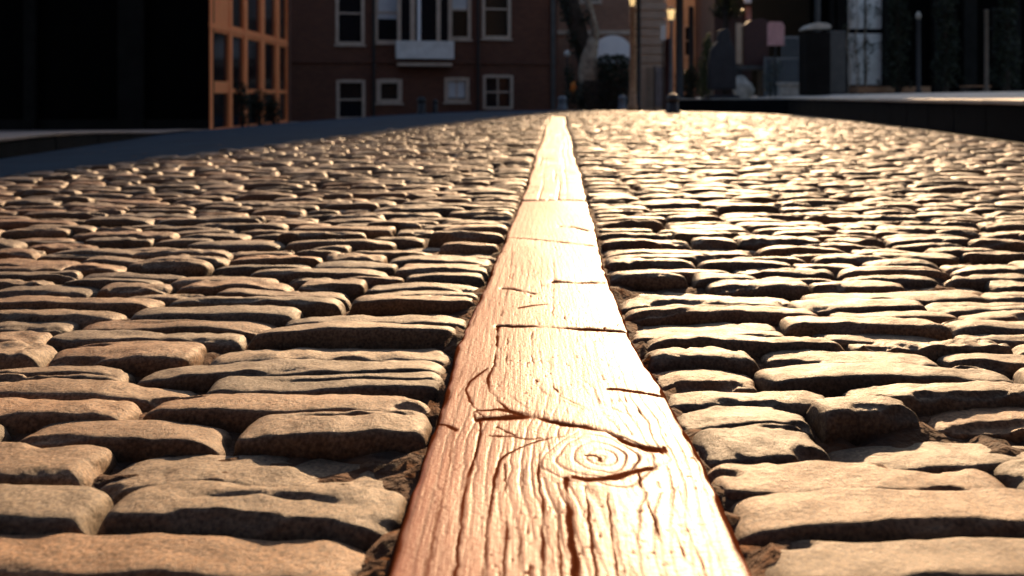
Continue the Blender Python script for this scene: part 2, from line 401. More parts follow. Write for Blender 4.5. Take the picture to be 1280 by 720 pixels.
# grooves of the timber: (points, width in m, depth in m, darkness)
GR = [
    (z7([(140, 790), (150, 720), (185, 400), (240, 200), (240, 130)]), .0020, .0030, 1.0),
    (z7([(245, 790), (255, 680), (270, 500), (300, 330), (330, 270), (420, 225), (500, 205)]), .0017, .0022, .85),
    (z7([(385, 760), (395, 460), (405, 320), (440, 270), (480, 235), (560, 205), (640, 200)]), .0011, .0012, .5),
    (z7([(470, 780), (475, 500), (462, 350), (465, 260)]), .0014, .0018, .75),
    (z7([(612, 790), (600, 720), (575, 500), (560, 360)]), .0026, .0028, .95),
    (z7([(680, 760), (650, 500), (635, 390)]), .0014, .0014, .6),
    (z7([(820, 760), (795, 620), (780, 450)]), .0011, .0010, .45),
    (z7([(945, 740), (905, 560), (850, 400), (835, 340)]), .0016, .0016, .65),
    (z7([(1010, 580), (985, 500), (955, 430), (985, 380), (1000, 290)]), .0013, .0014, .6),
    (z7([(1170, 760), (1090, 560), (1060, 500)]), .0013, .0012, .5),
    (z7([(230, 130), (340, 125), (440, 118), (500, 140), (600, 155), (700, 175), (780, 215), (860, 240), (920, 250)]), .0042, .0036, 1.0),
    (z7([(580, 148), (680, 164), (770, 192)]), .0085, .0010, .42),
    (z7([(230, 130), (225, 100), (330, 98), (380, 108)]), .0022, .0024, .8),
    (z7([(75, 140), (150, 170)]), .0020, .0030, .95),
    (z7([(590, 355), (660, 362), (750, 350), (830, 330), (900, 310), (955, 285), (930, 240)]), .0028, .0030, .85),
    (z7([(636, 266), (668, 272), (692, 292)]), .0024, .0016, .6),
    (z7([(625, 284), (655, 290)]), .0014, .0010, .3),
    (z7([(275, 190), (360, 195), (470, 205), (560, 195)]), .0015, .0016, .6),
    (z7([(300, 160), (370, 190)]), .0015, .0016, .6),
    (z7([(700, 200), (800, 235), (900, 285)]), .0014, .0012, .5),
    (z7([(90, 440), (50, 620), (30, 720)]), .0011, .001, .35),
    (z7([(140, 180), (110, 380), (70, 560), (40, 720)]), .0012, .0012, .45),
    (z7([(330, 300), (340, 480), (325, 720)]), .0013, .0009, .56),
    (z7([(530, 400), (535, 560), (545, 720)]), .0013, .0009, .56),
    (z7([(720, 420), (735, 560), (760, 720)]), .0013, .0009, .56),
    (z7([(1010, 420), (1060, 640), (1090, 720)]), .0013, .0009, .5),
    (z5([(325, 95), (318, 180), (300, 230), (310, 260), (345, 300), (400, 318)]), .0022, .0024, .85),
    (z5([(300, 200), (255, 235), (248, 265), (265, 300), (290, 320)]), .0020, .0020, .75),
    (z5([(350, 110), (345, 200), (340, 250), (400, 300), (470, 320)]), .0014, .0014, .5),
    (z5([(410, 110), (410, 180), (430, 250), (500, 290), (560, 310)]), .0014, .0014, .5),
    (z5([(455, 110), (460, 230), (500, 280), (600, 320)]), .0014, .0014, .5),
    (z5([(520, 120), (530, 230), (590, 290), (690, 330)]), .0012, .0010, .35),
    (z5([(325, 95), (360, 95), (450, 98), (560, 103), (642, 108)]), .0038, .0052, 1.0),
    (z5([(600, 252), (660, 258), (735, 270)]), .0026, .0030, .85),
    (z5([(265, 110), (230, 220), (190, 300)]), .0014, .001, .4),
    (z5([(300, 110), (275, 190), (225, 270)]), .0014, .001, .4),
    ([(701, 283), (716, 284), (733, 288)], .005, .006, .9),
    ([(632, 297), (680, 300), (745, 307)], .004, .004, .6),
    ([(693, 352), (720, 353), (753, 353)], .0045, .006, .9),
    ([(628, 361), (640, 362), (667, 368)], .0035, .004, .75),
    ([(648, 386), (664, 383), (682, 381)], .0028, .003, .7),
    ([(610, 335), (602, 372), (590, 408)], .0018, .002, .4),
    ([(640, 310), (636, 350), (626, 396)], .0018, .002, .4),
    ([(690, 310), (692, 345), (690, 400)], .0018, .002, .4),
]
def gpix(pts):
    out = []
    for px, py in pts:
        d = F * CH / (py - HY); out.append(((px - CX) / F * d, d))
    return np.array(out)

def spline(p, n=7):
    if len(p) < 3: return p
    q = np.concatenate([[2 * p[0] - p[1]], p, [2 * p[-1] - p[-2]]]); out = []
    for i in range(1, len(q) - 2):
        for t in np.linspace(0, 1, n, endpoint=False):
            a, b, c, d = q[i - 1], q[i], q[i + 1], q[i + 2]
            out.append(.5 * (2 * b + (c - a) * t + (2 * a - 5 * b + 4 * c - d) * t * t + (3 * b - a - 3 * c + d) * t ** 3))
    out.append(p[-1]); return np.array(out)

def beam(name, label, y0, y1, ny, nx, seed, traced):
    ys = np.geomspace(y0, y1, ny)
    s = np.linspace(0, 1, nx)
    L = strip_l(ys); R = strip_r(ys)
    edge = .004
    wl = .004 * fbm(ys * 5, ys * 0 + seed, seed, 3); wr = .004 * fbm(ys * 5, ys * 0 + seed + 9, seed + 3, 3)
    L = L + edge + wl * .8; R = R - edge + wr * .8
    X = L[:, None] + (R - L)[:, None] * s[None, :]
    Y = np.repeat(ys[:, None], nx, 1)
    wdt = (R - L)[:, None]
    du = np.minimum(s[None, :] * wdt, (1 - s[None, :]) * wdt)      # distance to the long edges
    dv = np.minimum(Y - y0, y1 - Y)
    groove = np.zeros_like(X); Z = np.zeros_like(X)
    jx = .0011 * fbm(X * 75, Y * 75, seed + 40, 4)
    if traced:
        for pts, wd, dp, dk in GR:
            p = spline(gpix(pts))
            x0, x1 = p[:, 0].min() - .03, p[:, 0].max() + .03; ya, yb = p[:, 1].min() - .05, p[:, 1].max() + .05
            msk = (X > x0) & (X < x1) & (Y > ya) & (Y < yb)
            if not msk.any(): continue
            xm = X[msk] + jx[msk]; ym = Y[msk] + jx[msk] * 2; d = np.full(xm.shape, 1e9)
            for (ax, ay), (bx, by) in zip(p[:-1], p[1:]):
                vx, vy = bx - ax, by - ay; l2 = vx * vx + vy * vy + 1e-12
                t = np.clip(((xm - ax) * vx + (ym - ay) * vy) / l2, 0, 1)
                d = np.minimum(d, np.hypot(xm - ax - t * vx, (ym - ay - t * vy) * (.55)))
            wv = wd * (1 + .5 * vnoise(xm * 30, ym * 30, seed + 2))
            k = np.exp(-(d / wv / 1.25) ** 2) * np.clip((.95 if dk > .55 else .62) + .6 * vnoise(xm * 45, ym * 25, seed + 8), .35, 1)
            groove[msk] = np.maximum(groove[msk], k * (.3 + .7 * dk)); Z[msk] -= (.5 if dp > .0035 else .14) * dp * k ** 1.5
    else:
        # checks across the grain and long drying cracks
        rs = np.random.default_rng(seed)
        for _ in range(int(8 * (y1 - y0))):
            yc = rs.uniform(y0, y1); sa = rs.uniform(0, .8); sb = sa + rs.uniform(.15, .5)
            k = np.exp(-((Y - yc - .02 * (s[None, :] - sa) - .006 * vnoise(X * 40, Y * 0 + yc, seed)) / .006) ** 2) * ((s[None, :] > sa) & (s[None, :] < sb)) * rs.uniform(.3, .9)
            groove = np.maximum(groove, k); Z -= .005 * k
        for _ in range(10):
            sc = rs.uniform(.08, .92); k = np.exp(-((s[None, :] - sc - .02 * vnoise(Y * 2, Y * 0 + sc * 9, seed)) * wdt / .0022) ** 2) * np.clip(vnoise(Y * 1.3, Y * 0 + sc * 31, seed + 5) * 2, 0, 1)
            groove = np.maximum(groove, k * .7); Z -= .002 * k
    # ring grain following the length, pushed aside by the knot
    kx, ky = gpix([(752, 573)])[0]
    rx, ry = (X - kx), (Y - ky) * .55
    kk = 1.0 if traced else 0.0
    rr = np.sqrt((rx / .046) ** 2 + (ry / .034) ** 2) * (1 + .16 * fbm(X * 28, Y * 18, seed + 21, 3))
    push = .030 * np.exp(-(rr / 2.1) ** 2) * kk
    lin = (s[None, :] * wdt - push * np.sign(rx) * np.clip(np.abs(rx) / .02, 0, 1) + .010 * fbm(X * 5, Y * 1.2, seed + 20, 2)) / .0125
    q_ = np.clip((rr - .95) / .5, 0, 1); q_ = q_ * q_ * (3 - 2 * q_)
    ph = 2 * math.pi * (lin if not traced else np.where(q_ > .5, lin, rr * 4.2 + 30))
    ring = (.5 + .5 * np.sin(ph)) ** 8 * np.clip(.6 + .7 * fbm(X * 14, Y * 4, seed + 30, 3), 0, 1.1)
    grain = np.clip(ring, 0, 1) * .75 + .22 * np.clip(vnoise(X * 420, Y * 16, seed + 33), 0, 1)
    pits = np.clip(vnoise(X * 330, Y * 120, seed + 50) - .55, 0, 1) * np.clip(vnoise(X * 18, Y * 10, seed + 51) + .55, 0, 1) * 1.7
    pits = np.maximum(pits, 1.6 * np.clip(vnoise(X * 380, Y * 30, seed + 52) - .5, 0, 1) * np.clip(vnoise(X * 22, Y * 6, seed + 53) + .2, 0, 1))
    near_knot = np.exp(-(rr / 2.4) ** 2) * kk
    groove = np.clip(np.maximum(np.maximum(groove, pits), ring * (.34 + .34 * near_knot)), 0, 1)
    Z -= .0009 * ring * near_knot
    Z -= .00005 * ring + .0005 * pits
    Z += .0016 * fbm(X * 7, Y * 4, seed + 60, 2)
    # worn, rounded long edges and ends
    groove = np.maximum(groove, np.clip(1.25 * np.exp(-(du / (.0045 + .003 * vnoise(Y * 40, X * 0 + s[None, :], seed + 71))) ** 2) , 0, .9))
    Z -= .005 * np.exp(-(du / .0025) ** 1.2) * (1 + .6 * vnoise(Y * 30, X * 0, seed + 70))
    Z -= (.012 if y1 < 9 else .003) * np.exp(-(dv / .006))
    Z += ground_h(X, Y)
    # skirt
    drop = .075
    nyv, nxv = X.shape
    Xf = np.concatenate([X[:, :1], X, X[:, -1:]], 1); Yf = np.concatenate([Y[:, :1], Y, Y[:, -1:]], 1)
    Zf = np.concatenate([Z[:, :1] - drop, Z, Z[:, -1:] - drop], 1)
    Xf = np.concatenate([Xf[:1], Xf, Xf[-1:]], 0); Yf = np.concatenate([Yf[:1], Yf, Yf[-1:]], 0); Zf = np.concatenate([Zf[:1] - drop, Zf, Zf[-1:] - drop], 0)
    Gf = np.pad(groove, 1, mode='edge'); Rf = np.pad(grain, 1, mode='edge')
    Gf[:, 0] = Gf[:, -1] = .8; Gf[0] = Gf[-1] = .8
    idx = np.arange(Xf.size).reshape(Xf.shape)
    fs = np.stack([idx[:-1, :-1], idx[:-1, 1:], idx[1:, 1:], idx[1:, :-1]], -1).reshape(-1, 4)
    oy = (y0 + y1) / 2; ox = float(strip_l(oy) + strip_r(oy)) / 2
    o = mesh_from(name, np.stack([Xf.ravel() - ox, Yf.ravel() - oy, Zf.ravel()], -1), fs, M['timber'], smooth=True, attrs={'groove': Gf.ravel(), 'grain': Rf.ravel()})
    o.location = (ox, oy, 0)
    return tag(o, label, 'wooden beam', 'timbers laid end to end along the street')

beam('timber_beam', 'nearest orange timber beam with a big knot and deep grain, set in the cobbles', .30, 2.895, 1150, 230, 101, True)
beam('timber_beam', 'middle timber beam, bright and cracked, meeting the knotted beam end to end', 2.905, 7.6, 420, 60, 202, False)
beam('timber_beam', 'farthest timber beam, narrow and glaring, ending among the cobbles below the crest', 7.615, 14.0, 300, 40, 303, False)

# ------------------------------------------------------------------ cobblestones
def stone_mesh(a, b, H, seed, nu, nv, chips=True):
    """worn sett: half length a (x), half depth b (y), height H; local z = 0 at its buried foot"""
    r = np.random.default_rng(seed)
    s = np.linspace(-1, 1, nu); t = np.linspace(-1, 1, nv)
    u = .40 * s + .60 * np.sin(s * math.pi / 2); v = .15 * t + .85 * np.sin(t * math.pi / 2)
    U, V = np.meshgrid(u, v)
    k1, k2 = r.uniform(.0, .06), r.uniform(.05, .42)
    X = a * U * (1 - k1 * V ** 4 * np.abs(U) ** 2); Y = b * V * (1 - k2 * np.abs(U) ** r.uniform(4, 14)) + b * r.normal(0, .08) * U
    pu = r.uniform(12, 30); pv = r.uniform(7.0, 16.0)
    hu = np.clip(1 - np.abs(U) ** pu, 0, 1) ** .40; hv = np.clip(1 - np.abs(V) ** pv, 0, 1) ** .40
    h = hu * hv
    sd = int(seed % 9973)
    lump = fbm(X * 11 + sd * .37, Y * 16 + sd * .71, sd, 2)
    med = fbm(X * 42 + sd, Y * 42, sd + 3, 3)
    bow = 1 - r.uniform(.03, .17) * np.abs(U) ** r.uniform(2, 3.2) - r.uniform(.0, .07) * V ** 2
    rough = r.uniform(2.0, 3.2) if r.random() < .14 else r.uniform(.6, 1.4)
    Z = H * h * bow + h * (.0025 * lump + .0012 * rough * med)
    Z += h * (r.normal(-.055, .028) * Y + r.normal(0, .014) * X)
    if chips:
        for _ in range(r.integers(1, 5)):
            side = r.integers(0, 4)
            side = side if side < 2 or r.random() < .25 else int(side) - 2
            if side == 0: cx, cy = r.uniform(-a, a), -b * r.uniform(.7, 1.0)
            elif side == 1: cx, cy = r.uniform(-a, a), b * r.uniform(.5, .95)
            elif side == 2: cx, cy = -a * r.uniform(.75, .98), r.uniform(-b, b)
            else: cx, cy = a * r.uniform(.75, .98), r.uniform(-b, b)
            sx, sy = r.uniform(.015, .055), r.uniform(.006, .014); dp = r.uniform(.002, .009)
            q = ((X - cx) / sx) ** 2 + ((Y - cy) / sy) ** 2
            q = q * (1 + .5 * fbm(X * 60, Y * 60, sd + 5, 2))
            Z -= h * dp * np.clip(1.3 - q, 0, 1)
        if r.random() < .11:                       # a split running along the stone
            yc = r.uniform(-.45, .45) * b; ln = r.uniform(.3, .8) * a; xc = r.uniform(-.4, .4) * a
            q = np.abs(Y - yc - .004 * fbm(X * 25, X * 0, sd + 7, 2)) / .004
            Z -= h * r.uniform(.004, .010) * np.exp(-q ** 2) * np.clip(1.4 - np.abs(X - xc) / ln, 0, 1)
    wob = .005 * fbm(X * 18 + sd, Y * 18 + Z * 20, sd + 9, 3)
    X = X + wob; Y = Y + .0050 * fbm(X * 13 - sd, Y * 10, sd + 11, 4)
    soil_shade = np.clip(1 - (Z / H - .34 + .10 * lump) / .42, 0, 1) ** .9  # real soil low down, painted shade higher up the stone's sides
    soil_shade = np.clip(soil_shade + .35 * np.clip(med - .3, 0, 1) * (h < .8), 0, 1)
    idx = np.arange(nu * nv).reshape(nv, nu)
    fs = np.stack([idx[:-1, :-1], idx[:-1, 1:], idx[1:, 1:], idx[1:, :-1]], -1).reshape(-1, 4)
    return np.stack([X.ravel(), Y.ravel(), Z.ravel()], -1), fs, soil_shade.ravel()

def left_limit(y):   # cobbles end a little past the shade line, at the blue-tinted asphalt
    return -3.05 + .232 * y - (.25 if y < 6 else .25 + .02 * (y - 6))
STEP = [(2.9, 0), (3.47, 3), (4.45, 8), (7.8, 25), (8.2, 27.5)]
def right_limit(y):
    return float(np.interp(y, [p[1] for p in STEP], [p[0] for p in STEP])) - float(np.interp(y, [6, 24], [.38, .7]))

stones = []   # dict per stone
def rows_for(side):
    """rows of setts; the first ones are taken from the photograph, the rest are laid at random"""
    r = np.random.default_rng(21 if side < 0 else 22)
    if side < 0:
        bounds = [.47, .570, .655, .735, .818, .912, .992, 1.064, 1.128, 1.190, 1.285]
        joints = {1: [.40], 2: [.43], 3: [.255, .5], 4: [.30, .56], 5: [.205, .44], 6: [.335, .60], 7: [.29, .62], 8: [.40, .70]}
    else:
        bounds = [.44, .535, .630, .716, .800, .882, .968, 1.035, 1.10, 1.175]
        joints = {2: [.36], 3: [.40], 4: [.275, .52], 5: [.135, .42], 6: [.145, .27, .55], 7: [.20, .46], 8: [.13, .45]}
    y = bounds[-1]
    while y < 23.5:
        p = r.uniform(.048, .082) * (1 if y < 4 else 1.2)
        y += p; bounds.append(y)
    row = 0
    for i in range(len(bounds) - 1):
        ya, yb = bounds[i], bounds[i + 1]; ym = (ya + yb) / 2
        edge = float(strip_r(ym)) - .001 if side > 0 else -float(strip_l(ym)) - .001
        if ym > 14.05:
            edge = side * float(strip_l(ym) + strip_r(ym)) / 2 + float(r.uniform(-.09, .09))
        lim = right_limit(ym) if side > 0 else -left_limit(ym)
        vis = abs((0 if side < 0 else 1280) - CX) / F * ym + .9
        lim = min(lim, vis)
        if lim - edge < .1: continue
        x = edge; j = 0; jl = list(joints.get(i, []))
        tilt = r.uniform(-.02, .02)
        while x < lim:
            if jl: ln = jl.pop(0) - (x - edge)
            else: ln = float(np.clip(r.normal(.245, .055), .13, .38)) if ym < 1.6 else float(np.clip(r.normal(.18, .045), .10, .30))
            if x + ln > lim + .05: ln = max(.12, lim - x + .03)
            stones.append(dict(side=side, row=i, j=j, x=side * (x + ln / 2), y=ym + tilt * (x + ln / 2) + r.normal(0, .0028), a=ln / 2 - r.uniform(-.002, .003), b=(yb - ya) / 2 + r.uniform(-.001, .008),
                               ang=r.normal(0, .011), dz=float(np.clip(r.normal(-.006, .0048 if ym > 1.1 else .0035), -.026, .007)) - (.016 if r.random() < .05 else 0), seed=int(r.integers(1, 10 ** 9)), tone=float(np.clip(r.normal(1, .16), .62, 1.4))))
            x += ln; j += 1
rows_for(-1); rows_for(1)

def shown(st):
    zt = gh(st['x'], st['y'])
    q = []
    for sx in (-1, 1):
        for sy in (-1, 1):
            yy = st['y'] + sy * st['b']; xx = st['x'] + sx * st['a']
            q.append((CX + F * xx / yy, HY + F * (CH - zt) / yy))
    x0, x1 = max(0, min(p[0] for p in q)), min(1280, max(p[0] for p in q))
    y0, y1 = max(0, min(p[1] for p in q)), min(720, max(p[1] for p in q))
    return max(0, x1 - x0) * max(0, y1 - y0)
for st in stones: st['area'] = shown(st)
order = sorted(range(len(stones)), key=lambda i: -stones[i]['area'])
SINGLE = set(order[:300])
# row numbers counted from the nearest row that the picture shows
first = {sd_: min(stones[i]['row'] for i in SINGLE if stones[i]['side'] == sd_ and stones[i]['area'] > 900) for sd_ in (-1, 1)}
ORD = ['first', 'second', 'third', 'fourth', 'fifth', 'sixth', 'seventh', 'eighth', 'ninth', 'tenth', 'eleventh', 'twelfth', 'thirteenth', 'fourteenth', 'fifteenth', 'sixteenth', 'seventeenth', 'eighteenth', 'nineteenth', 'twentieth']
def ordinal(n):
    if n < 20: return ORD[n]
    tens = {2: 'twenty', 3: 'thirty', 4: 'forty', 5: 'fifty'}; q, m_ = divmod(n + 1, 10)
    return (tens[q] + '-' + ORD[m_ - 1]) if m_ else {3: 'thirtieth', 4: 'fortieth', 5: 'fiftieth'}[q]

BASE = -.062
mass_v, mass_f, mass_t, mass_s = [], [], [], []
off = 0
for i, st in enumerate(stones):
    single = i in SINGLE
    if single:
        nu, nv = (68, 36) if st['y'] < 1.3 else (42, 24)
    elif st['y'] < 3.2: nu, nv = 24, 15
    elif st['y'] < 6: nu, nv = 14, 9
    else: nu, nv = 9, 7
    H = -BASE + st['dz']
    v, fs, soil_shade = stone_mesh(st['a'], st['b'], H, st['seed'], nu, nv, chips=st['y'] < 6)
    z0 = gh(st['x'], st['y']) + BASE
    if single:
        size = 'long' if st['a'] > .145 else ('short' if st['a'] < .095 else 'worn')
        size += ' pale' if st['tone'] > 1.16 else (' dark' if st['tone'] < .84 else '')
        o = mesh_from('cobblestone', v, fs, M['cobble'], smooth=True, attrs={'tone': np.full(len(v), st['tone']), 'soil_shade': soil_shade})
        o.location = (st['x'], st['y'], z0); o.rotation_euler = (0, 0, st['ang'])
        sidew = 'left' if st['side'] < 0 else 'right'
        tag(o, f"{size} cobblestone, {ordinal(st['row'] - first[st['side']]) if st['row'] >= first[st['side']] else 'nearest'} row from the front, {ordinal(st['j'])} stone {sidew} of the timber", 'cobblestone', 'cobblestones paving the street')
    else:
        c, sn = math.cos(st['ang']), math.sin(st['ang'])
        w_ = np.stack([v[:, 0] * c - v[:, 1] * sn + st['x'], v[:, 0] * sn + v[:, 1] * c + st['y'], v[:, 2] + z0], -1)
        mass_v.append(w_); mass_f.append(fs + off); mass_t.append(np.full(len(v), st['tone'])); mass_s.append(soil_shade); off += len(v)
mass = mesh_from('cobblestones', np.concatenate(mass_v), np.concatenate(mass_f), M['cobble'], smooth=True, attrs={'tone': np.concatenate(mass_t), 'soil_shade': np.concatenate(mass_s)})
mass['kind'] = 'stuff'
tag(mass, 'farther cobblestones paving the street up to its crest', 'cobblestones')
print('stones', len(stones), 'mass verts', off)

# ------------------------------------------------------------------ left lane, kerb and pavement
def strip_mesh(name, left, right, ys, hl, hr, mat, n=6):
    vs = []; fs = []
    for y in ys:
        for k in range(n):
            q = k / (n - 1); x = left(y) * (1 - q) + right(y) * q
            vs.append((x, y, hl(x, y) * (1 - q) + hr(x, y) * q))
    for i in range(len(ys) - 1):
        for k in range(n - 1):
            fs.append((i * n + k, i * n + k + 1, (i + 1) * n + k + 1, (i + 1) * n + k))
    return mesh_from(name, vs, fs, mat, smooth=True)

KERB = [(-2.9, 1.0), (-3.49, 6.27), (-4.13, 10), (-5.6, 16), (-6.6, 20), (-7.0, 24), (-7.05, 34)]
def kerb_x(y): return float(np.interp(y, [p[1] for p in KERB], [p[0] for p in KERB]))
lane = strip_mesh('road', lambda y: kerb_x(y) - .05, lambda y: left_limit(y) + .02 if y < 24 else left_limit(24) + .02 + (y - 24) * 1.2, np.linspace(1.0, 34, 90),
                  lambda x, y: gh(x, y) - .02, lambda x, y: gh(x, y) - .02, M['shade_asphalt'], 10)
lane['kind'] = 'structure'
cross = strip_mesh('cross_street', lambda y: left_limit(24) - 1 + .0 * y, lambda y: 9.5, np.linspace(23.4, 44, 20), lambda x, y: gh(x, y) - .03, lambda x, y: gh(x, y) - .03, M['shade_asphalt'], 14)
cross['kind'] = 'structure'

def pave_z(x, y):   # left pavement: meets the kerb top near by, levels out towards the building
    k = gh(kerb_x(y), y) + .125
    q = min(1, max(0, (kerb_x(y) - x) / 5))
    return k * (1 - q) + (-.50) * q if y > 8 else k
def kerb_up(y): return .125 * (1 - min(1, max(0, (y - 8) / 4)) * .8)
def kerb_run(name, pts, width, topf, depth, mat, side=-1):
    mb = MB(); n = len(pts)
    for i in range(n - 1):
        (xa, ya), (xb, yb) = pts[i], pts[i + 1]
        steps = max(1, int((yb - ya) / 1.1))
        for k in range(steps):
            t0, t1 = k / steps, (k + 1) / steps - .008 / max(.2, (yb - ya) / steps) / steps
            p0 = (xa + (xb - xa) * t0, ya + (yb - ya) * t0); p1 = (xa + (xb - xa) * t1, ya + (yb - ya) * t1)
            poly = [p0, p1, (p1[0] + side * width, p1[1]), (p0[0] + side * width, p0[1])]
            if side > 0: poly = [poly[i] for i in (0, 3, 2, 1)]
            else: poly = poly
            zt = [topf(*q) + random.uniform(-.003, .003) for q in poly]
            mb.prism(poly, [z - depth for z in zt], zt)
    o = mb.build(name, mat, bevel=.012); o['kind'] = 'structure'
    return o
kerb_run('left_kerb', KERB, .18, lambda x, y: gh(kerb_x(y), y) + kerb_up(y), .03, M['kerb'], -1)
kerb_run('left_kerb_wall', [(x - .02, y) for x, y in KERB], .15, lambda x, y: gh(kerb_x(y), y) + kerb_up(y) - .034, .2, M['shade_stone'], -1)
lp = strip_mesh('left_pavement', lambda y: -26, lambda y: kerb_x(y) - .18, np.linspace(1.0, 34, 40), lambda x, y: min(-.58, gh(kerb_x(y), y) + .1) if y > 7 else gh(kerb_x(y), y) + .12 - .25 * max(0, y - 3) / 4, lambda x, y: gh(kerb_x(y), y) + kerb_up(y) - .004, M['kerb'], 12)
lp['kind'] = 'structure'

# ------------------------------------------------------------------ right raised pavement
def step_top(x, y):
    # top of the edging: about eye level of the low camera
    k = float(np.interp(y, [0, 8, 25, 27.5, 36], [.30, .288, .245, .235, .16]))
    return k
STEPX = lambda y: float(np.interp(y, [p[1] for p in STEP], [p[0] for p in STEP]))
kerb_run('right_kerb', STEP, .32, lambda x, y: step_top(x, y), .05, M['paving'], 1)
kerb_run('right_kerb_wall', [(x + .03, y) for x, y in STEP], .26, lambda x, y: step_top(x, y) - .054, .60, M['shade_stone'], 1)
step_shade = strip_mesh('step_shade_strip', lambda y: right_limit(y) - .02, lambda y: STEPX(y) + .05, np.linspace(.5, 27.5, 60), lambda x, y: gh(x, y) - .035, lambda x, y: gh(x, y) - .03, M['shade_stone'], 6); step_shade['kind'] = 'structure'  # near-black strip painted in as the step's shadow on the road
# edging that closes the pavement at its far end
mb = MB(); pend = [(8.2, 27.5), (7.4, 31.5), (6.3, 35.0)]
for (xa, ya), (xb, yb) in zip(pend[:-1], pend[1:]):
    for k in range(4):
        t0, t1 = k / 4, (k + 1) / 4 - .004
        p0 = (xa + (xb - xa) * t0, ya + (yb - ya) * t0); p1 = (xa + (xb - xa) * t1, ya + (yb - ya) * t1)
        mb.prism([p0, (p0[0] + .35, p0[1] + .1), (p1[0] + .35, p1[1] + .1), p1], [step_top(*p0) - .05] * 2 + [step_top(*p1) - .05] * 2, [step_top(*p0), step_top(*p0), step_top(*p1), step_top(*p1)])
o = mb.build('far_kerb', M['paving'], bevel=.012); o['kind'] = 'structure'
mb = MB()
for (xa, ya), (xb, yb) in zip(pend[:-1], pend[1:]):
    mb.prism([(xa + .03, ya + .02), (xa + .33, ya + .08), (xb + .33, yb + .08), (xb + .03, yb + .02)], [step_top(xa, ya) - .7] * 4, [step_top(xa, ya) - .054] * 2 + [step_top(xb, yb) - .054] * 2)
o = mb.build('far_kerb_wall', M['shade_stone']); o['kind'] = 'structure'
def rpave(x, y):
    q = max(0, x - STEPX(y) - .3)
    return step_top(x, y) + .0 + min(.13, .06 * q) - .004
rp = strip_mesh('right_pavement', lambda y: STEPX(min(y, 27.5)) + .318 if y < 27.5 else np.interp(y, [27.5, 31.5, 35, 44], [8.5, 7.7, 6.6, 6.4]), lambda y: 30, np.linspace(0, 44, 60), rpave, rpave, M['paving'], 16)
rp['kind'] = 'structure'

# ------------------------------------------------------------------ buildings
def holes_wall(mb, x0, x1, z0, z1, holes, depth, y=0.0):
    """wall face at y with rectangular openings and their reveals"""
    X = sorted({x0, x1, *[h[0] for h in holes], *[h[1] for h in holes]}); X = [q for q in X if x0 <= q <= x1]
    Z = sorted({z0, z1, *[h[2] for h in holes], *[h[3] for h in holes]}); Z = [q for q in Z if z0 <= q <= z1]
    for a, b in zip(X[:-1], X[1:]):
        for c, d in zip(Z[:-1], Z[1:]):
            mx, mz = (a + b) / 2, (c + d) / 2
            if any(h[0] < mx < h[1] and h[2] < mz < h[3] for h in holes): continue
            mb.add([(a, y, c), (b, y, c), (b, y, d), (a, y, d)], [(0, 1, 2, 3)])
    for a, b, c, d in holes:
        mb.add([(a, y, c), (b, y, c), (b, y, d), (a, y, d), (a, y + depth, c), (b, y + depth, c), (b, y + depth, d), (a, y + depth, d)],
               [(0, 4, 5, 1), (1, 5, 6, 2), (2, 6, 7, 3), (3, 7, 4, 0)])
    return mb

def window(parent, x0, x1, z0, z1, fmat, pmat, y=0.0, fw=.11, rail=True, mullion=0, blind=0.0, sill=True, proud=.03, label=None):
    """frame around an opening, with pane, sash bar, sill and blind as sub-parts"""
    mb = MB()
    mb.box(x0 - .02, x0 + fw, y - proud, y + .09, z0, z1); mb.box(x1 - fw, x1 + .02, y - proud, y + .09, z0, z1)
    mb.box(x0 + fw, x1 - fw, y - proud + .003, y + .087, z1 - fw, z1 + .02); mb.box(x0 + fw, x1 - fw, y - proud + .003, y + .087, z0 - .02, z0 + fw * .8)
    o = mb.build('window', fmat, parent)
    if label: o['label'] = label
    p = MB().box(x0 + fw * .6, x1 - fw * .6, y + .095, y + .11, z0 + .02, z1 - .02).build('pane', pmat, o)
    if rail:
        zm = (z0 + z1) / 2
        MB().box(x0 + fw, x1 - fw, y + .03, y + .085, zm - .035, zm + .035).build('sash_bar', fmat, o)
    for k in range(mullion):
        xm = x0 + (x1 - x0) * (k + 1) / (mullion + 1)
        MB().box(xm - .03, xm + .03, y + .035, y + .08, z0 + fw, z1 - fw).build('mullion', fmat, o)
    if blind > 0:
        zb = z1 - fw - (z1 - z0 - 2 * fw) * blind
        bl = MB(); n = max(3, int((z1 - fw - zb) / .09))
        for k in range(n):
            za = zb + (z1 - fw - zb) * k / n; bl.box(x0 + fw + .01, x1 - fw - .01, y + .060, y + .075, za + .006, za + (z1 - fw - zb) / n)
        bl.build('blind', M['blind'], o)
    if sill:
        MB().box(x0 - .07, x1 + .07, y - proud - .06, y + .05, z0 - .10, z0 - .022).build('sill', fmat, o)
    return o

class Plane:
    """a facade from A to B (x, y); gives local coordinates along it and height for a photo pixel"""
    def __init__(s, A, B, base):
        s.A = A; s.d = Vector((B[0] - A[0], B[1] - A[1])); s.len = s.d.length; s.d.normalize(); s.base = base
        s.rz = math.atan2(s.d.y, s.d.x)
    def s_of(s, px):
        k = (px - CX) / F
        # A + t d on ray x = k y
        return (k * s.A[1] - s.A[0]) / (s.d.x - k * s.d.y)
    def loc(s, px, py):
        t = s.s_of(px); y = s.A[1] + t * s.d.y
        return t, gz(py, y) - s.base
    def rect(s, x0, y0, x1, y1):
        a, b = s.s_of(x0), s.s_of(x1); t, zt = s.loc((x0 + x1) / 2, y0); t, zb = s.loc((x0 + x1) / 2, y1)
        return a, b, zb, zt

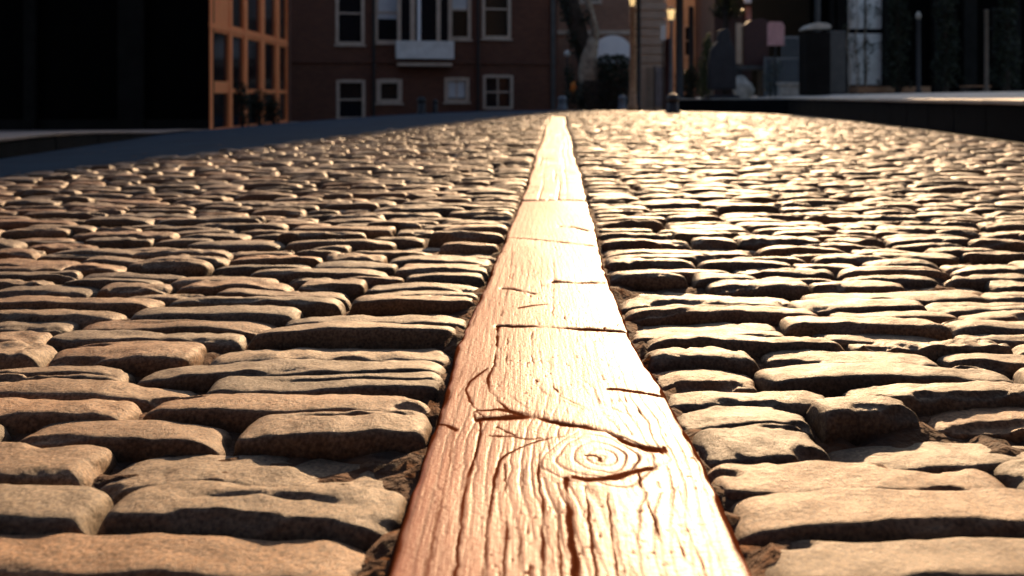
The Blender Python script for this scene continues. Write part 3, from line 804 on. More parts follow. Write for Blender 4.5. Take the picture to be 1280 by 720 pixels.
# --- brown brick building
Y0, Y1 = 36.0, 38.6
A = (gx(352, Y0), Y0); B = (gx(697, Y1), Y1)
P = Plane(A, B, -.95)
HB = 7.0
bb = thing('brick_building', 'dark brown brick building with cream window frames and a projecting bay window', 'building', (A[0], A[1], P.base), P.rz)
wins = {
    'a': (420, -22, 455, 55), 'b': (469, -22, 502, 53), 'd': (562, -24, 588, 48.5), 'e': (603, -25, 638, 47.5),
    'f': (421, 100, 456, 149), 'g': (471, 99, 502, 128), 'h': (556, 97, 586, 127), 'i': (604, 94, 641, 136),
    }
W = {k: P.rect(*v) for k, v in wins.items()}
upper = []
mb = MB(); holes_wall(mb, 0, P.len, 0, HB, list(W.values()) + upper, .14)
mb.add([(0, 0, 0), (0, 11, 0), (0, 11, HB), (0, 0, HB)], [(0, 3, 2, 1)]); mb.add([(P.len, 0, 0), (P.len, 11, 0), (P.len, 11, HB), (P.len, 0, HB)], [(0, 1, 2, 3)])
mb.add([(0, 11, 0), (P.len, 11, 0), (P.len, 11, HB), (0, 11, HB)], [(0, 3, 2, 1)])
mb.build('wall', M['brown_brick'], bb)
MB().box(-.15, P.len + .15, -.2, 11.1, HB + .002, HB + .35).build('roof', M['slate'], bb)
_, zc = P.loc(600, 76)
MB().box(-.02, P.len + .02, -.07, -.004, zc - .13, zc + .13).build('belt_course', M['brown_brick'], bb)
for px in (467, 597):
    s0 = P.s_of(px)
    MB().tube([(s0, -.10, 0.1), (s0, -.10, HB)], .055, 8).build('downpipe', M['iron'], bb)
MB().box(P.len - .30, P.len - .12, -.10, -.004, .1, HB - .1).build('corner_strip', M['mid_grey'], bb)
window(bb, *W['a'], M['cream'], M['glass']); window(bb, *W['b'], M['cream'], M['glass'], blind=.62, label='window with a white blind half lowered')
window(bb, *W['d'], M['cream'], M['dim_glass'], blind=.5, label='narrow window with a blind half lowered'); window(bb, *W['e'], M['cream'], M['dim_glass'])
window(bb, *W['f'], M['cream'], M['glass'], sill=False); window(bb, *W['g'], M['cream'], M['glass'], rail=False, fw=.16)
window(bb, *W['h'], M['cream'], M['dim_glass'], rail=False, mullion=1, blind=.97, fw=.14, label='small window filled by pale blinds')
window(bb, *W['i'], M['cream'], M['glass'], mullion=1, sill=False)
for q in upper: window(bb, *q, M['cream'], M['glass'])
# bay window
x0, x1 = P.s_of(496), P.s_of(563)
_, zt = P.loc(530, -30); _, zs = P.loc(530, 52); _, zb = P.loc(530, 74); _, zl = P.loc(530, 83)
bay = MB().box(x0 - .06, x1 + .06, -.52, -.006, zb, zs).build('bay_window', M['white'], bb)
MB().box(x0, x1, -.44, -.006, zl, zl + .14).build('bay_corbel', M['cream'], bay)
MB().box(x0 - .1, x1 + .1, -.58, -.006, zt, zt + .2).build('bay_cornice', M['cream'], bay)
for px, wd, m_ in ((497.5, 4.5, 'cream'), (514, 6, 'cream'), (546, 5, 'cream'), (560, 4, 'cream')):
    sa, sb = P.s_of(px - wd / 2), P.s_of(px + wd / 2)
    MB().box(sa, sb, -.47, -.33, zs + .002, zt - .002).build('bay_post', M[m_], bay)
for pa, pb in ((500, 511), (517, 543.5), (548.5, 558)):
    MB().box(P.s_of(pa) - .02, P.s_of(pb) + .02, -.40, -.37, zs + .003, zt - .003).build('pane', M['glass'], bay)
sa, sb = P.s_of(520), P.s_of(524); MB().box(sa, sb, -.45, -.405, zs + .01, zt - .01).build('curtain', M['canvas'], bay)

# --- corner building on the left: front coloured black for its shade, ochre side catching the sun
Yc = 22.0; Xc = gx(261, Yc); base = -.62
cb = thing('corner_building', 'corner building with front blackened for its shade and sunlit ochre side of tall glazed bays', 'building', (Xc, Yc, base), 0)
HC = 7.5
front = MB().box(-16, 0, 0, .4, 0, HC); front.build('front_wall', M['shade_wall'], cb)
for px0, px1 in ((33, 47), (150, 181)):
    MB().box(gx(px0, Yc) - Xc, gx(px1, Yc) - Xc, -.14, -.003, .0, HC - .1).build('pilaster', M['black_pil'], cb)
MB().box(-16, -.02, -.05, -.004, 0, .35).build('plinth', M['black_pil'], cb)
# side wall: local x = 0 plane, running back 7.4 m
PS = Plane((Xc, Yc), (gx(359, 30.2), 30.2), base)
sd_e = bpy.data.objects.new('side_wall', None); sd_e.rotation_euler = (0, 0, PS.rz); link(sd_e, cb)
SL = PS.len
# bays between posts (photo columns)
posts = [(259, 266), (285.5, 290.5), (304, 309.5), (325, 331), (344, 349.5), (358, 362)]
_, ztr = PS.loc(290, 22)
tran = lambda t: 2.46
cell = []
zr0, zr1 = 2.50, 2.72            # transom
for (a0, a1), (b0, b1) in zip(posts[:-1], posts[1:]):
    cell.append((PS.s_of(a1), PS.s_of(b0)))
mbw = MB()
hol = []
for k, (sa, sb) in enumerate(cell):
    sa = max(sa, .02); sb = min(sb, SL - .02)
    hol += [(sa, sb, .12, .98), (sa, sb, 1.28 if k == 0 else 1.10, 2.48)]
    if k != 0: hol.append((sa, sb, 2.74, 4.7))
holes_wall(mbw, 0, SL, 0, HC, hol, .05)
mbw.build('glazed_wall', M['ochre'], sd_e)
for k, (sa, sb, za, zb_) in enumerate(hol):
    MB().box(max(sa, .02) - .01, sb + .01, .052, .08, za - .01, zb_ + .01).build('pane', M['glass'], sd_e)
MB().box(0, SL, -.03, -.004, 2.55, 2.68).build('transom', M['ochre'], sd_e)
for (a0, a1) in posts[:]:
    sa, sb = PS.s_of(a0 + .6), PS.s_of(a1 - .6)
    sa = max(0.02, sa); sb = min(SL, sb)
    MB().box(sa, sb, -.02, -.005, .0, HC - .2).build('post', M['ochre'], sd_e)
MB().box(-16, .0, .41, 7.3, HC + .003, HC + .2).build('roof', M['slate'], cb)
MB().box(-16, -3.5, 7.0, 7.3, 0, HC).build('rear_wall', M['shade_wall'], cb)
# far end pier of the corner building, plain and dark
MB().box(gx(359, 30.2) - Xc - 3, gx(359, 30.2) - Xc + .05, 8.22, 8.5, 0, HC).build('end_wall', M['brown_brick'], cb)

# --- shrub at the foot of the ochre side
def shrub(name, label, loc, blobs, mat, cat='shrub', stem=True, size=.06, group=None):
    t = thing(name, label, cat, loc, 0, group)
    mb = MB()
    for c, r, n in blobs: mb.leaves(c, r, n, size)
    mb.build('foliage', mat, t)
    if stem:
        MB().tube([(0, 0, -.05), (.02, 0, blobs[0][0][2] * .5), (-.01, .02, blobs[0][0][2])], [.05, .035, .02], 7).build('stem', M['bark'], t)
    return t
for px, h_, d_ in ((298, .95, 24.4), (319, .75, 26.2), (337, .6, 27.6)):
    x = gx(px, d_) + .1; zb = base
    shrub('leafy_bush', {298: 'dark leafy bush against the ochre glazed bays, nearest the corner', 319: 'dark leafy bush between two other bushes under the ochre bays', 337: 'low dark leafy bush at the far end of the ochre bays'}[px], (x, d_, zb),
          [((0, 0, h_), (.22, .3, .35), 260), ((.05, .1, h_ * .5), (.16, .25, .45), 200)], M['leaf_dark'], size=.05, group='bushes by the ochre bays')

# --- tall brick building behind
Yt = 44.5
tb = thing('tall_building', 'tall brown brick building rising behind the white arched canopy', 'building', (gx(560, Yt), Yt, -1.2), 0)
wT = gx(787, Yt) - gx(560, Yt)
mb = MB(); hs = []
for fl in range(1, 8):
    for k in range(3):
        xa = 1.0 + k * 2.7; hs.append((xa, xa + 1.0, fl * 3.6 + 2.4, fl * 3.6 + 4.1))
hs = [h for h in hs if h[3] < 27]
holes_wall(mb, 0, wT, 0, 29, hs, .15)
mb.add([(0, 0, 0), (0, 10, 0), (0, 10, 29), (0, 0, 29)], [(0, 3, 2, 1)]); mb.add([(wT, 0, 0), (wT, 10, 0), (wT, 10, 29), (wT, 0, 29)], [(0, 1, 2, 3)])
mb.add([(0, 10, 0), (wT, 10, 0), (wT, 10, 29), (0, 10, 29)], [(0, 3, 2, 1)])
mb.build('wall', M['red_brick'], tb)
MB().box(-.1, wT + .1, -.2, 10.1, 29.002, 29.4).build('roof', M['slate'], tb)
for h in hs:
    window(tb, *h, M['cream'], M['glass'])
zl = gz(38, Yt) + 1.2
MB().box(wT - 3.6, wT, -.12, -.004, zl - .2, zl).build('lintel', M['cream'], tb)
# a brick wing west of it that closes the view and casts the street's shade
wg = thing('brick_building', 'tall brick block standing behind the dark brown building with the bay window', 'building', (-9.5, 51, -1.2), 0)
mb = MB().box(0, 6.3, 0, 9, 0, 27.5); mb.build('wall', M['red_brick'], wg); MB().box(-.1, 6.4, -.1, 9.1, 27.502, 27.9).build('roof', M['slate'], wg)

# --- beige building in courses
Yb = 50.0
xa, xb = gx(797, Yb), gx(834, Yb)
sb_ = thing('stone_building', 'beige stone building in horizontal courses between the two lamp posts', 'building', (xa, Yb, -1.3), 0)
mb = MB(); z = 0; k = 0
while z < 27.5:
    hgt = .48; ins = .0 if k % 2 else .03
    mb.box(ins, xb - xa - ins * .3, ins, 9, z, z + hgt - .07); mb.box(.12, xb - xa - .12, .12, 8.9, z + hgt - .07, z + hgt); z += hgt; k += 1
mb.build('coursed_wall', M['beige'], sb_)
MB().box(-.15, xb - xa + .15, -.2, 9.1, z + .002, z + .4).build('roof', M['slate'], sb_)
_, = (0,)
dz_ = MB().box(.45, 1.3, -.03, .10, .9, 3.1).build('door', M['tan_wall'], sb_); MB().lathe([(.02, 1.9), (.04, 1.94), (.02, 1.98)], .6, -.06, 8).build('handle', M['iron'], dz_)

# --- tan building right of it, farther away
Yn = 62.0
xa, xb = gx(832, Yn), gx(900, Yn)
tn = thing('rendered_building', 'low tan rendered building farthest down the street behind the lamp post', 'building', (xa, Yn, -1.6), 0)
wn = xb - xa; hs = [(1.2, 2.0, 4.5, 6.6), (2.9, 3.6, 4.5, 6.6)]
mb = MB(); holes_wall(mb, 0, wn, 0, 10, hs, .2); mb.add([(wn, 0, 0), (wn, 9, 0), (wn, 9, 10), (wn, 0, 10)], [(0, 1, 2, 3)]); mb.add([(0, 0, 0), (0, 9, 0), (0, 9, 10), (0, 0, 10)], [(0, 3, 2, 1)])
mb.build('wall', M['tan_wall'], tn); MB().box(-.2, wn + .2, -.2, 9.2, 10.002, 10.3).build('roof', M['slate'], tn)
for h in hs: window(tn, *h, M['cream'], M['glass'])

# --- plum building behind the red cabinet
Yp = 56.0
xa, xb = gx(893, Yp), gx(1010, Yp)
pl = thing('shop_building', 'dark plum shop building with a white awning behind the maroon cabinet', 'building', (xa, Yp, -1.4), 0)
wp = xb - xa
hs = [(3.55, 4.1, gz(-4, Yp) + 1.4, gz(-30, Yp) + 1.4)]
mb = MB().box(0, wp, 0, 9, 0, 10.5); mb.build('wall', M['plum'], pl); MB().box(-.2, wp + .2, -.2, 9.2, 10.502, 10.8).build('roof', M['slate'], pl)
q = lambda px: gx(px, Yp) - xa; zz = lambda py: gz(py, Yp) + 1.4
aw = MB().add([(q(926), -.9, zz(6)), (q(987), -.9, zz(5)), (q(987), -.9, zz(1)), (q(926), -.9, zz(2)), (q(926), -.003, zz(-9)), (q(987), -.003, zz(-9)), (q(926), -.003, zz(-7)), (q(987), -.003, zz(-7))],
              [(0, 1, 2, 3), (3, 2, 7, 6), (0, 4, 5, 1), (0, 3, 6, 4), (1, 5, 7, 2)]).build('awning', M['canvas'], pl)
MB().box(q(932), q(947), -.25, -.003, zz(25), zz(8)).build('shutter_box', M['pink'], pl)
MB().box(q(950), q(965), -.18, -.003, zz(24), zz(15)).build('name_board', M['mid_grey'], pl)
for pa, pb in ((968, 972), (1002, 1005)):
    MB().box(q(pa), q(pb), -.1, -.003, 0, 8).build('pilaster', M['plum'], pl)
window(pl, q(976), q(998), zz(40), zz(8), M['plum'], M['glass'])

# --- dark building on the right
Yr = 37.0; xr0 = gx(1012, Yr)
db = thing('dark_building', 'long near-black building with deep piers behind the raised pavement', 'building', (xr0, Yr, -.2), 0)
q = lambda px: gx(px, Yr) - xr0
zz = lambda py: gz(py, Yr) + .2
MB().box(0, 22, .0, 9, 0, 11).build('wall', M['shade_wall'], db)
MB().box(-.2, 22.2, -.2, 9.2, 11.002, 11.3).build('roof', M['slate'], db)
for pa, pb, m_ in ((1018, 1022, 'mid_grey'), (1034, 1040, 'black_pil'), (1043, 1056, 'black_pil'), (1101, 1108, 'black_pil'), (1163, 1172, 'black_pil'), (1200, 1216, 'black_pil'), (1262, 1270, 'black_pil')):
    MB().box(q(pa), q(pb), -.35, -.003, 0, 10.5).build('pier', M[m_], db)
dv = MB(); dv.box(q(1058), q(1079), -.08, -.003, zz(106), zz(42)); dv.box(q(1082), q(1101), -.08, -.003, zz(106), zz(42))
dv.box(q(1058), q(1079), -.08, -.003, zz(36), zz(-12)); dv.box(q(1082), q(1101), -.08, -.003, zz(36), zz(-12))
dr = dv.build('white_door', M['white'], db); dr['label'] = 'tall white panelled double door with lights above'
MB().lathe([(.03, zz(80)), (.05, zz(79)), (.03, zz(78))], q(1084), -.14, 8).build('handle', M['iron'], dr)
MB().box(q(1055), q(1142), -1.5, -.4, zz(116), zz(108.5)).build('doorstep', M['brick_step'], db)
window(db, q(1178), q(1196), zz(70), zz(10), M['black_pil'], M['glass'])
window(db, q(1240), q(1258), zz(70), zz(10), M['black_pil'], M['glass'])

# ------------------------------------------------------------------ trees and plants
def rp_z(x, y): return rpave(x, y)
# vine added over the white door, its leaves imitating dappled light
vn = thing('dapple_vine', 'vine added across the tall white door to dapple it as light would', 'vine', (gx(1079, 36.4), 36.3, rp_z(14, 36.3)), 0)
mb = MB()
random.seed(5)
for k in range(34):
    px = random.uniform(1056, 1101); py = random.uniform(-8, 104)
    if 1083 < px < 1100 and 40 < py < 100 and random.random() < .55: continue
    mb.leaves((gx(px, 36.3) - gx(1079, 36.4), random.uniform(-.05, .1), gz(py, 36.3) - rp_z(14, 36.3)), (.16, .08, .2), 26, .05, 0)
mb.build('foliage', M['leaf_vine'], vn)
st_ = MB()
for px in (1060, 1070, 1081):
    x = gx(px, 36.3) - gx(1079, 36.4)
    st_.tube([(x, 0, 0), (x + .1, .02, 1), (x - .06, 0, 2), (x + .08, 0, 3), (x, 0, 4.2)], [.03, .025, .025, .02, .015], 6)
st_.build('stem', M['pale_bark'], vn)

# leaning tree at the corner of the brick building
Yl = 33.5
def pt(px, py, dy=0): return Vector(at(px, py, Yl + dy)) 
tl = at(738, 112, Yl)
lt = thing('leaning_tree', 'leaning dark tree with a gnarled trunk at the corner of the brown brick building', 'tree', (tl[0], tl[1], gh(tl[0], tl[1]) - .03), 0)
o_ = Vector(lt.location)
mb = MB().tube([pt(742, 146) - o_, pt(738, 110) - o_, pt(733, 82) - o_, pt(727, 55) - o_, pt(719, 28) - o_, pt(712, 2) - o_, pt(704, -45) - o_, pt(700, -95) - o_],
               [.36, .30, .30, .33, .36, .34, .28, .2], 14, .10)
mb.build('trunk', M['bark'], lt, smooth=True)
mb = MB().tube([pt(736, 140, -.25) - o_, pt(736, 108, -.3) - o_, pt(735, 90, -.32) - o_, pt(737, 72, -.28) - o_, pt(741, 52, -.2) - o_, pt(743, 38, -.1) - o_], [.30, .34, .38, .33, .20, .08], 14, .14)
mb.build('burl', M['pale_bark'], lt, smooth=True)
mb = MB().tube([pt(744, 60, -.2) - o_, pt(744, 38, -.25) - o_, pt(739, 15, -.25) - o_, pt(732, -10, -.2) - o_, pt(728, -60) - o_], [.10, .13, .12, .13, .10], 8, .2)
mb.build('limb', M['pale_bark'], lt, smooth=True)
for a_, b_ in ((704, 655), (700, 760), (702, 720)):
    MB().tube([pt(a_, -70) - o_, pt((a_ + b_) / 2, -120, random.uniform(-.8, .5)) - o_, pt(b_, -165, random.uniform(-1, 1)) - o_], [.16, .10, .05], 7, .1).build('limb', M['bark'], lt, smooth=True)
mb = MB()
for px, py, r_ in ((700, -150, 1.3), (660, -175, 1.1), (752, -170, 1.2), (715, -205, 1.2), (700, -60, .55), (722, -30, .5)):
    p = pt(px, py, random.uniform(-.6, .6)) - o_; mb.leaves(p, (r_, r_, r_ * .75), int(520 * r_), .075)
for px, py in ((708, 20), (704, 0), (716, 45), (730, 20), (720, 60)):
    p = pt(px, py, -.3) - o_; mb.leaves(p, (.28, .2, .36), 90, .07, 0)
mb.build('crown', M['leaf_dark'], lt)

# globe light, flowers, hedge, canopy by the corner
hd = at(757, 0, 33.0)
zh = gh(hd[0], 33) - .03
hedge = thing('clipped_hedge', 'black-green clipped hedge beneath the white arched canopy', 'hedge', (hd[0], 33.0, zh), 0)
mb = MB(); hw = (787 - 748) / F * 33 / 2; htop = gz(69, 33) - zh
for k in range(2600):
    x = random.uniform(-hw, hw); y_ = random.uniform(-.5, .5); z = random.uniform(0, htop - .12 * (x / hw) ** 4)
    mb.leaves((x + .3, y_, z), (.08, .08, .08), 1, .07, 0)
for k in range(700):
    mb.leaves((random.uniform(-1.0, -.2), random.uniform(-.4, .4), random.uniform(0, gz(104, 33) - zh)), (.08, .08, .08), 1, .07, 0)
mb.build('foliage', M['leaf_dark'], hedge); MB().box(-.8, hw + .2, -.32, .32, 0, htop * .55).build('branches', M['bark'], hedge)
# white arched canopy
Yk = 40.0
ca = thing('arched_canopy', 'white arched canvas canopy over a doorway of the tall brick building', 'canopy', (gx(766, Yk), Yk, -.95), 0)
outer = []; cxk = 0; 
rx_, zc0, zc1 = (793 - 740) / 2 / F * Yk, gz(78, Yk) + .95, gz(44, Yk) + .95
for k in range(17):
    a_ = math.pi * k / 16; outer.append((rx_ * math.cos(a_), zc0 + (zc1 - zc0) * math.sin(a_) ** .8))
MB().plate(outer[::-1], 0, 3.5).build('canvas', M['canvas'], ca)
for sx in (-1, 1):
    MB().tube([(sx * rx_ * .95, .1, 0), (sx * rx_ * .95, .1, zc0)], .035, 8).build('post', M['grey_metal'], ca)
# globe lamp on the building corner
gl = thing('globe_lamp', 'white globe lamp on a slim post by the corner of the brown building', 'lamp', (gx(709, 34.8), 34.8, gh(2.1, 34.8) - .03), 0)
zg = gz(67, 34.8) - gl.location.z
MB().tube([(0, 0, 0), (0, 0, zg - .14)], [.045, .03], 8).build('post', M['iron'], gl)
MB().lathe([(.02, zg - .125)] + [(.12 * math.sin(math.pi * k / 10), zg - .12 * math.cos(math.pi * k / 10)) for k in range(1, 10)] + [(.01, zg + .12)], n=16).build('globe', M['white'], gl, smooth=True)
fp = at(714, 0, 31.0); zf = gh(fp[0], 31) - .03
fl = thing('flowering_plant', 'bushy plant with one orange bloom at the foot of the brown building', 'plant', (fp[0], 31.0, zf), 0)
mb = MB(); mb.leaves((0, 0, .55), (.26, .3, .5), 320, .06, 0); mb.leaves((-.05, 0, 1.2), (.2, .2, .35), 160, .06, 0); mb.build('foliage', M['leaf_dark'], fl)
mb = MB(); zo = gz(109, 31) - zf
for k in range(14):
    mb.leaves((.04, -.3, zo), (.10, .06, .16), 3, .06, 0)
mb.build('bloom', M['petal'], fl)
# grey stone posts in front of the corner
for px, d_, py, lab in ((703, 30, 120, 'low grey stone bollard at the corner of the brown brick building'), (778, 31, 119, 'low grey stone bollard in front of the clipped hedge'), (792, 33, 119, 'low grey stone bollard at the foot of the rusty post')):
    x = gx(px, d_); zb = gh(x, d_) - .03; hgt = gz(py, d_) - zb
    b_ = thing('stone_bollard', lab, 'bollard', (x, d_, zb), 0, 'low stone bollards')
    MB().lathe([(.17, 0), (.16, .1), (.135, .14), (.13, hgt - .15), (.15, hgt - .12), (.14, hgt - .04), (.06, hgt)], n=14).build('shaft', M['blue_metal'], b_, smooth=True)

# ------------------------------------------------------------------ lamp posts and posts
def lantern_post(name, label, px, d, ytop, w_px, pmat, rad, zb, group=None):
    x = gx(px, d); t = thing(name, label, 'street lamp', (x, d, zb), 0, group)
    zt = gz(ytop, d) - zb; hw = w_px / 2 / F * d; lh = hw * 3.0
    MB().lathe([(rad * 1.7, 0), (rad * 1.7, .18), (rad * 1.25, .24), (rad * 1.2, .6), (rad * 1.02, .66), (rad, .8), (rad * .8, zt - lh - .12), (rad * 1.5, zt - lh - .08), (rad * 1.2, zt - lh - .02), (rad * .8, zt - lh)], n=14).build('pole', pmat, t, smooth=True)
    lan = MB().lathe([(hw * .62, zt - lh + .004), (hw * .98, zt - hw * .75)], n=6).build('lantern', M['lantern'], t)
    cg = MB()
    for k in range(6):
        a_ = 2 * math.pi * k / 6
        cg.tube([(hw * .64 * math.cos(a_), hw * .64 * math.sin(a_), zt - lh), (hw * 1.0 * math.cos(a_), hw * 1.0 * math.sin(a_), zt - hw * .74)], .012, 4)
    cg.build('cage', M['iron'], lan)
    MB().lathe([(hw * 1.12, zt - hw * .74), (hw * .95, zt - hw * .55), (hw * .45, zt - hw * .12), (hw * .12, zt), (hw * .06, zt + hw * .35)], n=12).build('cap', M['rust'], t, smooth=True)
    return t
x = gx(790.5, 29.5)
lantern_post('street_lamp', 'rusty orange lamp post with its lantern at the very top of the picture', 790.5, 29.5, -6, 9, M['rust'], .095, gh(x, 29.5) - .03, 'street lamps')
x = gx(839, 33.5)
lantern_post('street_lamp', 'grey lamp post with a glowing amber lantern before the beige stone building', 839, 33.5, 8, 11, M['grey_metal'], .07, gh(x, 33.5) - .05, 'street lamps')

def round_post(name, label, px, d, y_top, wpx, mat, zb, cat='post', knob=False, knobmat=None):
    x = gx(px, d); r = wpx / 2 / F * d; h = gz(y_top, d) - zb
    t = thing(name, label, cat, (x, d, zb), 0)
    MB().lathe([(r * 1.5, 0), (r * 1.5, .1), (r, .18), (r * .92, h - .06), (r * 1.05, h - .05), (r * .9, h)], n=12).build('shaft', mat, t, smooth=True)
    if knob:
        MB().lathe([(r * .6, h), (r * 1.1, h + r * .7), (r * 1.3, h + r * 1.6), (r * 1.0, h + r * 2.4), (r * .3, h + r * 3.5)], n=12).build('finial', knobmat or mat, t, smooth=True)
    return t
round_post('iron_post', 'tall black iron post close beside the rusty orange lamp post', 798.5, 31, -60, 5.5, M['iron'], gh(gx(798, 31), 31) - .03)
round_post('iron_post', 'stout black post just behind the amber lantern lamp', 849.5, 35.5, -60, 10, M['iron'], -.3)
round_post('iron_post', 'dark red-brown post ending below the small pale sign', 834, 36, 48, 7, M['maroon'], -.4)
round_post('iron_post', 'slender black post before the tan building, between stout post and tree', 864, 38, 8, 7, M['iron'], .1)
ps = thing('small_sign', 'small pale sign plate mounted beside the amber lantern lamp', 'sign', (gx(829, 35.8), 35.8, -.4), 0)
MB().tube([(0, .06, 0), (0, .06, gz(30, 35.8) + .4)], .03, 8).build('post', M['iron'], ps)
MB().box(-.1, .1, 0, .03, gz(50, 35.8) + .4, gz(31, 35.8) + .4).build('plate', M['white'], ps, bevel=.01)
# slim grey railing panel
rl = thing('railing_panel', 'slim grey metal railing panel at the foot of the coursed stone building', 'railing', (gx(818, 36.5), 36.5, -.35), 0)
wr = (831 - 818) / F * 36.5; hr = gz(82, 36.5) + .35
mb = MB(); mb.tube([(0, 0, 0), (0, 0, hr)], .03, 8); mb.tube([(wr, 0, 0), (wr, 0, hr)], .03, 8); mb.build('frame', M['iron'], rl)
MB().box(.04, wr - .04, -.012, .012, .2, hr - .05).build('panel', M['grey_metal'], rl)
# iron bollard out on the cobbles
d_ = 18.3; x = gx(841, d_); zb = gh(x, d_) - .02; hb = gz(117, d_) - zb
bo = thing('iron_bollard', 'squat black iron bollard standing alone on the cobbles at the crest', 'bollard', (x, d_, zb), 0, 'iron bollards')
MB().lathe([(.155, 0), (.155, .05), (.12, .09), (.11, hb * .6)], n=16).build('base', M['iron'], bo, smooth=True)
MB().lathe([(.11, hb * .6 + .002), (.135, hb * .66), (.135, hb * .74), (.12, hb * .8), (.11, hb * .92), (.05, hb)], n=16).build('cap', M['iron'], bo, smooth=True)

for px, py, wpx, lab in ((527, 121, 11, 'stout black iron bollard before the brown brick facade below the bay window'), (544, 124, 6.5, 'thin black iron bollard beside a stouter one below the bay window')):
    d_ = 33.0; x = gx(px, d_); zb = gh(x, d_) - .03; hb = gz(py, d_) - zb; r_ = wpx / 2 / F * d_
    bo = thing('iron_bollard', lab, 'bollard', (x, d_, zb), 0, 'iron bollards')
    MB().lathe([(r_ * 1.15, 0), (r_ * 1.15, .06), (r_, .1), (r_ * .9, hb * .7)], n=16).build('base', M['iron'], bo, smooth=True)
    MB().lathe([(r_ * .9, hb * .7 + .002), (r_ * 1.1, hb * .75), (r_ * 1.05, hb * .82), (r_ * .9, hb * .94), (r_ * .4, hb)], n=16).build('cap', M['iron'], bo, smooth=True)

# ------------------------------------------------------------------ things on the right pavement
def rz_(px, d): return rpave(gx(px, d), d)
# dark shrub base
random.seed(9)
shrub('dark_shrub', 'low black-green shrub between the stout post and the monument', (gx(858, 37), 37, rz_(858, 37)), [((0, 0, .55), (.5, .4, .65), 700), ((.2, 0, .9), (.35, .3, .5), 300)], M['leaf_dark'], size=.07)
shrub('tall_shrub', 'tall green sunlit shrub beside the dark shouldered monument', (gx(880, 38.5), 38.5, rz_(880, 38.5)), [((0, 0, .5), (.33, .3, .6), 420), ((.06, 0, 1.3), (.30, .3, .7), 420), ((.15, 0, 2.1), (.22, .25, .6), 300)], M['leaf_green'], size=.07)
# street tree
dT = 42.0; xT = gx(907, dT)
tt = thing('street_tree', 'street tree with a dark clipped crown above the dark shouldered monument', 'tree', (xT, dT, rpave(xT, dT)), 0)
zT = tt.location.z
MB().tube([(0, 0, 0), (.03, 0, 1.2), (-.02, .02, 2.4), (.02, 0, 3.4), (0, 0, 4.6)], [.17, .13, .12, .12, .06], 9, .06).build('trunk', M['bark'], tt, smooth=True)
for k in range(6):
    a_ = k * 1.05; MB().tube([(0, 0, 3.3 + .15 * k), (.35 * math.cos(a_), .35 * math.sin(a_), 3.9 + .15 * k), (.75 * math.cos(a_), .75 * math.sin(a_), 4.5 + .12 * k)], [.06, .04, .02], 6).build('limb', M['bark'], tt)
mb = MB()
for k in range(22):
    a_ = random.uniform(0, 6.28); r_ = random.uniform(0, .62); z = random.uniform(3.55, 6.0)
    mb.leaves((r_ * math.cos(a_), r_ * math.sin(a_), z), (.42, .42, .36), 130, .085, 0)
mb.build('crown', M['leaf_dark'], tt)
# monument
dM = 33.0; xm = gx(901.5, dM); zm = rpave(xm, dM)
mo = thing('stone_monument', 'dark stone monument with rounded shoulders and a neck, on the raised pavement', 'monument', (xm, dM, zm), 0)
S = lambda px: gx(px, dM) - xm
T = lambda py: gz(py, dM) - zm
prof = [(885, 112), (885.5, 75), (888, 63), (892, 56), (896, 52), (897.5, 40), (902, 36), (908, 36), (911, 40), (911.5, 50), (914, 55), (917, 64), (918.5, 78), (919, 112)]
MB().plate([(S(a_), max(.12, T(b_))) for a_, b_ in prof], -.22, .22).build('slab', M['slate'], mo, bevel=.05)
MB().box(S(882), S(922), -.35, .35, 0, .118).build('plinth', M['slate'], mo, bevel=.02)
# maroon cabinet on its shelf
dC = 36.0; xc_ = gx(942, dC); zc_ = rpave(xc_, dC)
ct = thing('maroon_cabinet', 'dark maroon cabinet on a stone ledge behind the monument', 'cabinet', (xc_, dC, zc_), 0)
S = lambda px: gx(px, dC) - xc_
T = lambda py: gz(py, dC) - zc_
MB().plate([(S(927), T(82)), (S(958), T(82)), (S(958), T(27)), (S(950), T(24)), (S(936), T(26)), (S(927), T(33))], -.35, .35).build('body', M['maroon'], ct, bevel=.02)
MB().box(S(917), S(957), -.45, .45, T(87), T(82) - .003).build('ledge', M['mid_grey'], ct)
MB().box(S(918), S(924), -.4, -.2, T(80), T(30)).build('side_post', M['tan_wall'], ct)
for a_, b_ in ((919, 924), (950, 955)):
    MB().box(S(a_), S(b_), -.4, .4, 0, T(87) - .003).build('leg', M['slate'], ct)
# pale boulder
dB = 34.5; xB = gx(928, dB); zB = rpave(xB, dB)
bld = MB(); nb = 14
vs = []; 
rr_ = np.random.default_rng(4)
for i in range(nb):
    th = math.pi * i / (nb - 1)
    for k in range(18):
        ph = 2 * math.pi * k / 18
        n_ = 1 + .18 * math.sin(3 * ph + 2 * th) + .10 * math.sin(5 * th + ph * 2 + 1) + rr_.uniform(-.05, .05)
        vs.append((.36 * n_ * math.sin(th) * math.cos(ph), .32 * n_ * math.sin(th) * math.sin(ph), .40 + .42 * n_ * -math.cos(th)))
fs = [(i * 18 + k, i * 18 + (k + 1) % 18, (i + 1) * 18 + (k + 1) % 18, (i + 1) * 18 + k) for i in range(nb - 1) for k in range(18)]
bo_ = mesh_from('boulder', vs, fs, M['pale_stone'], smooth=True); bo_.location = (xB, dB, zB - .06)
tag(bo_, 'pale rough boulder on the raised pavement beneath the maroon cabinet', 'boulder')
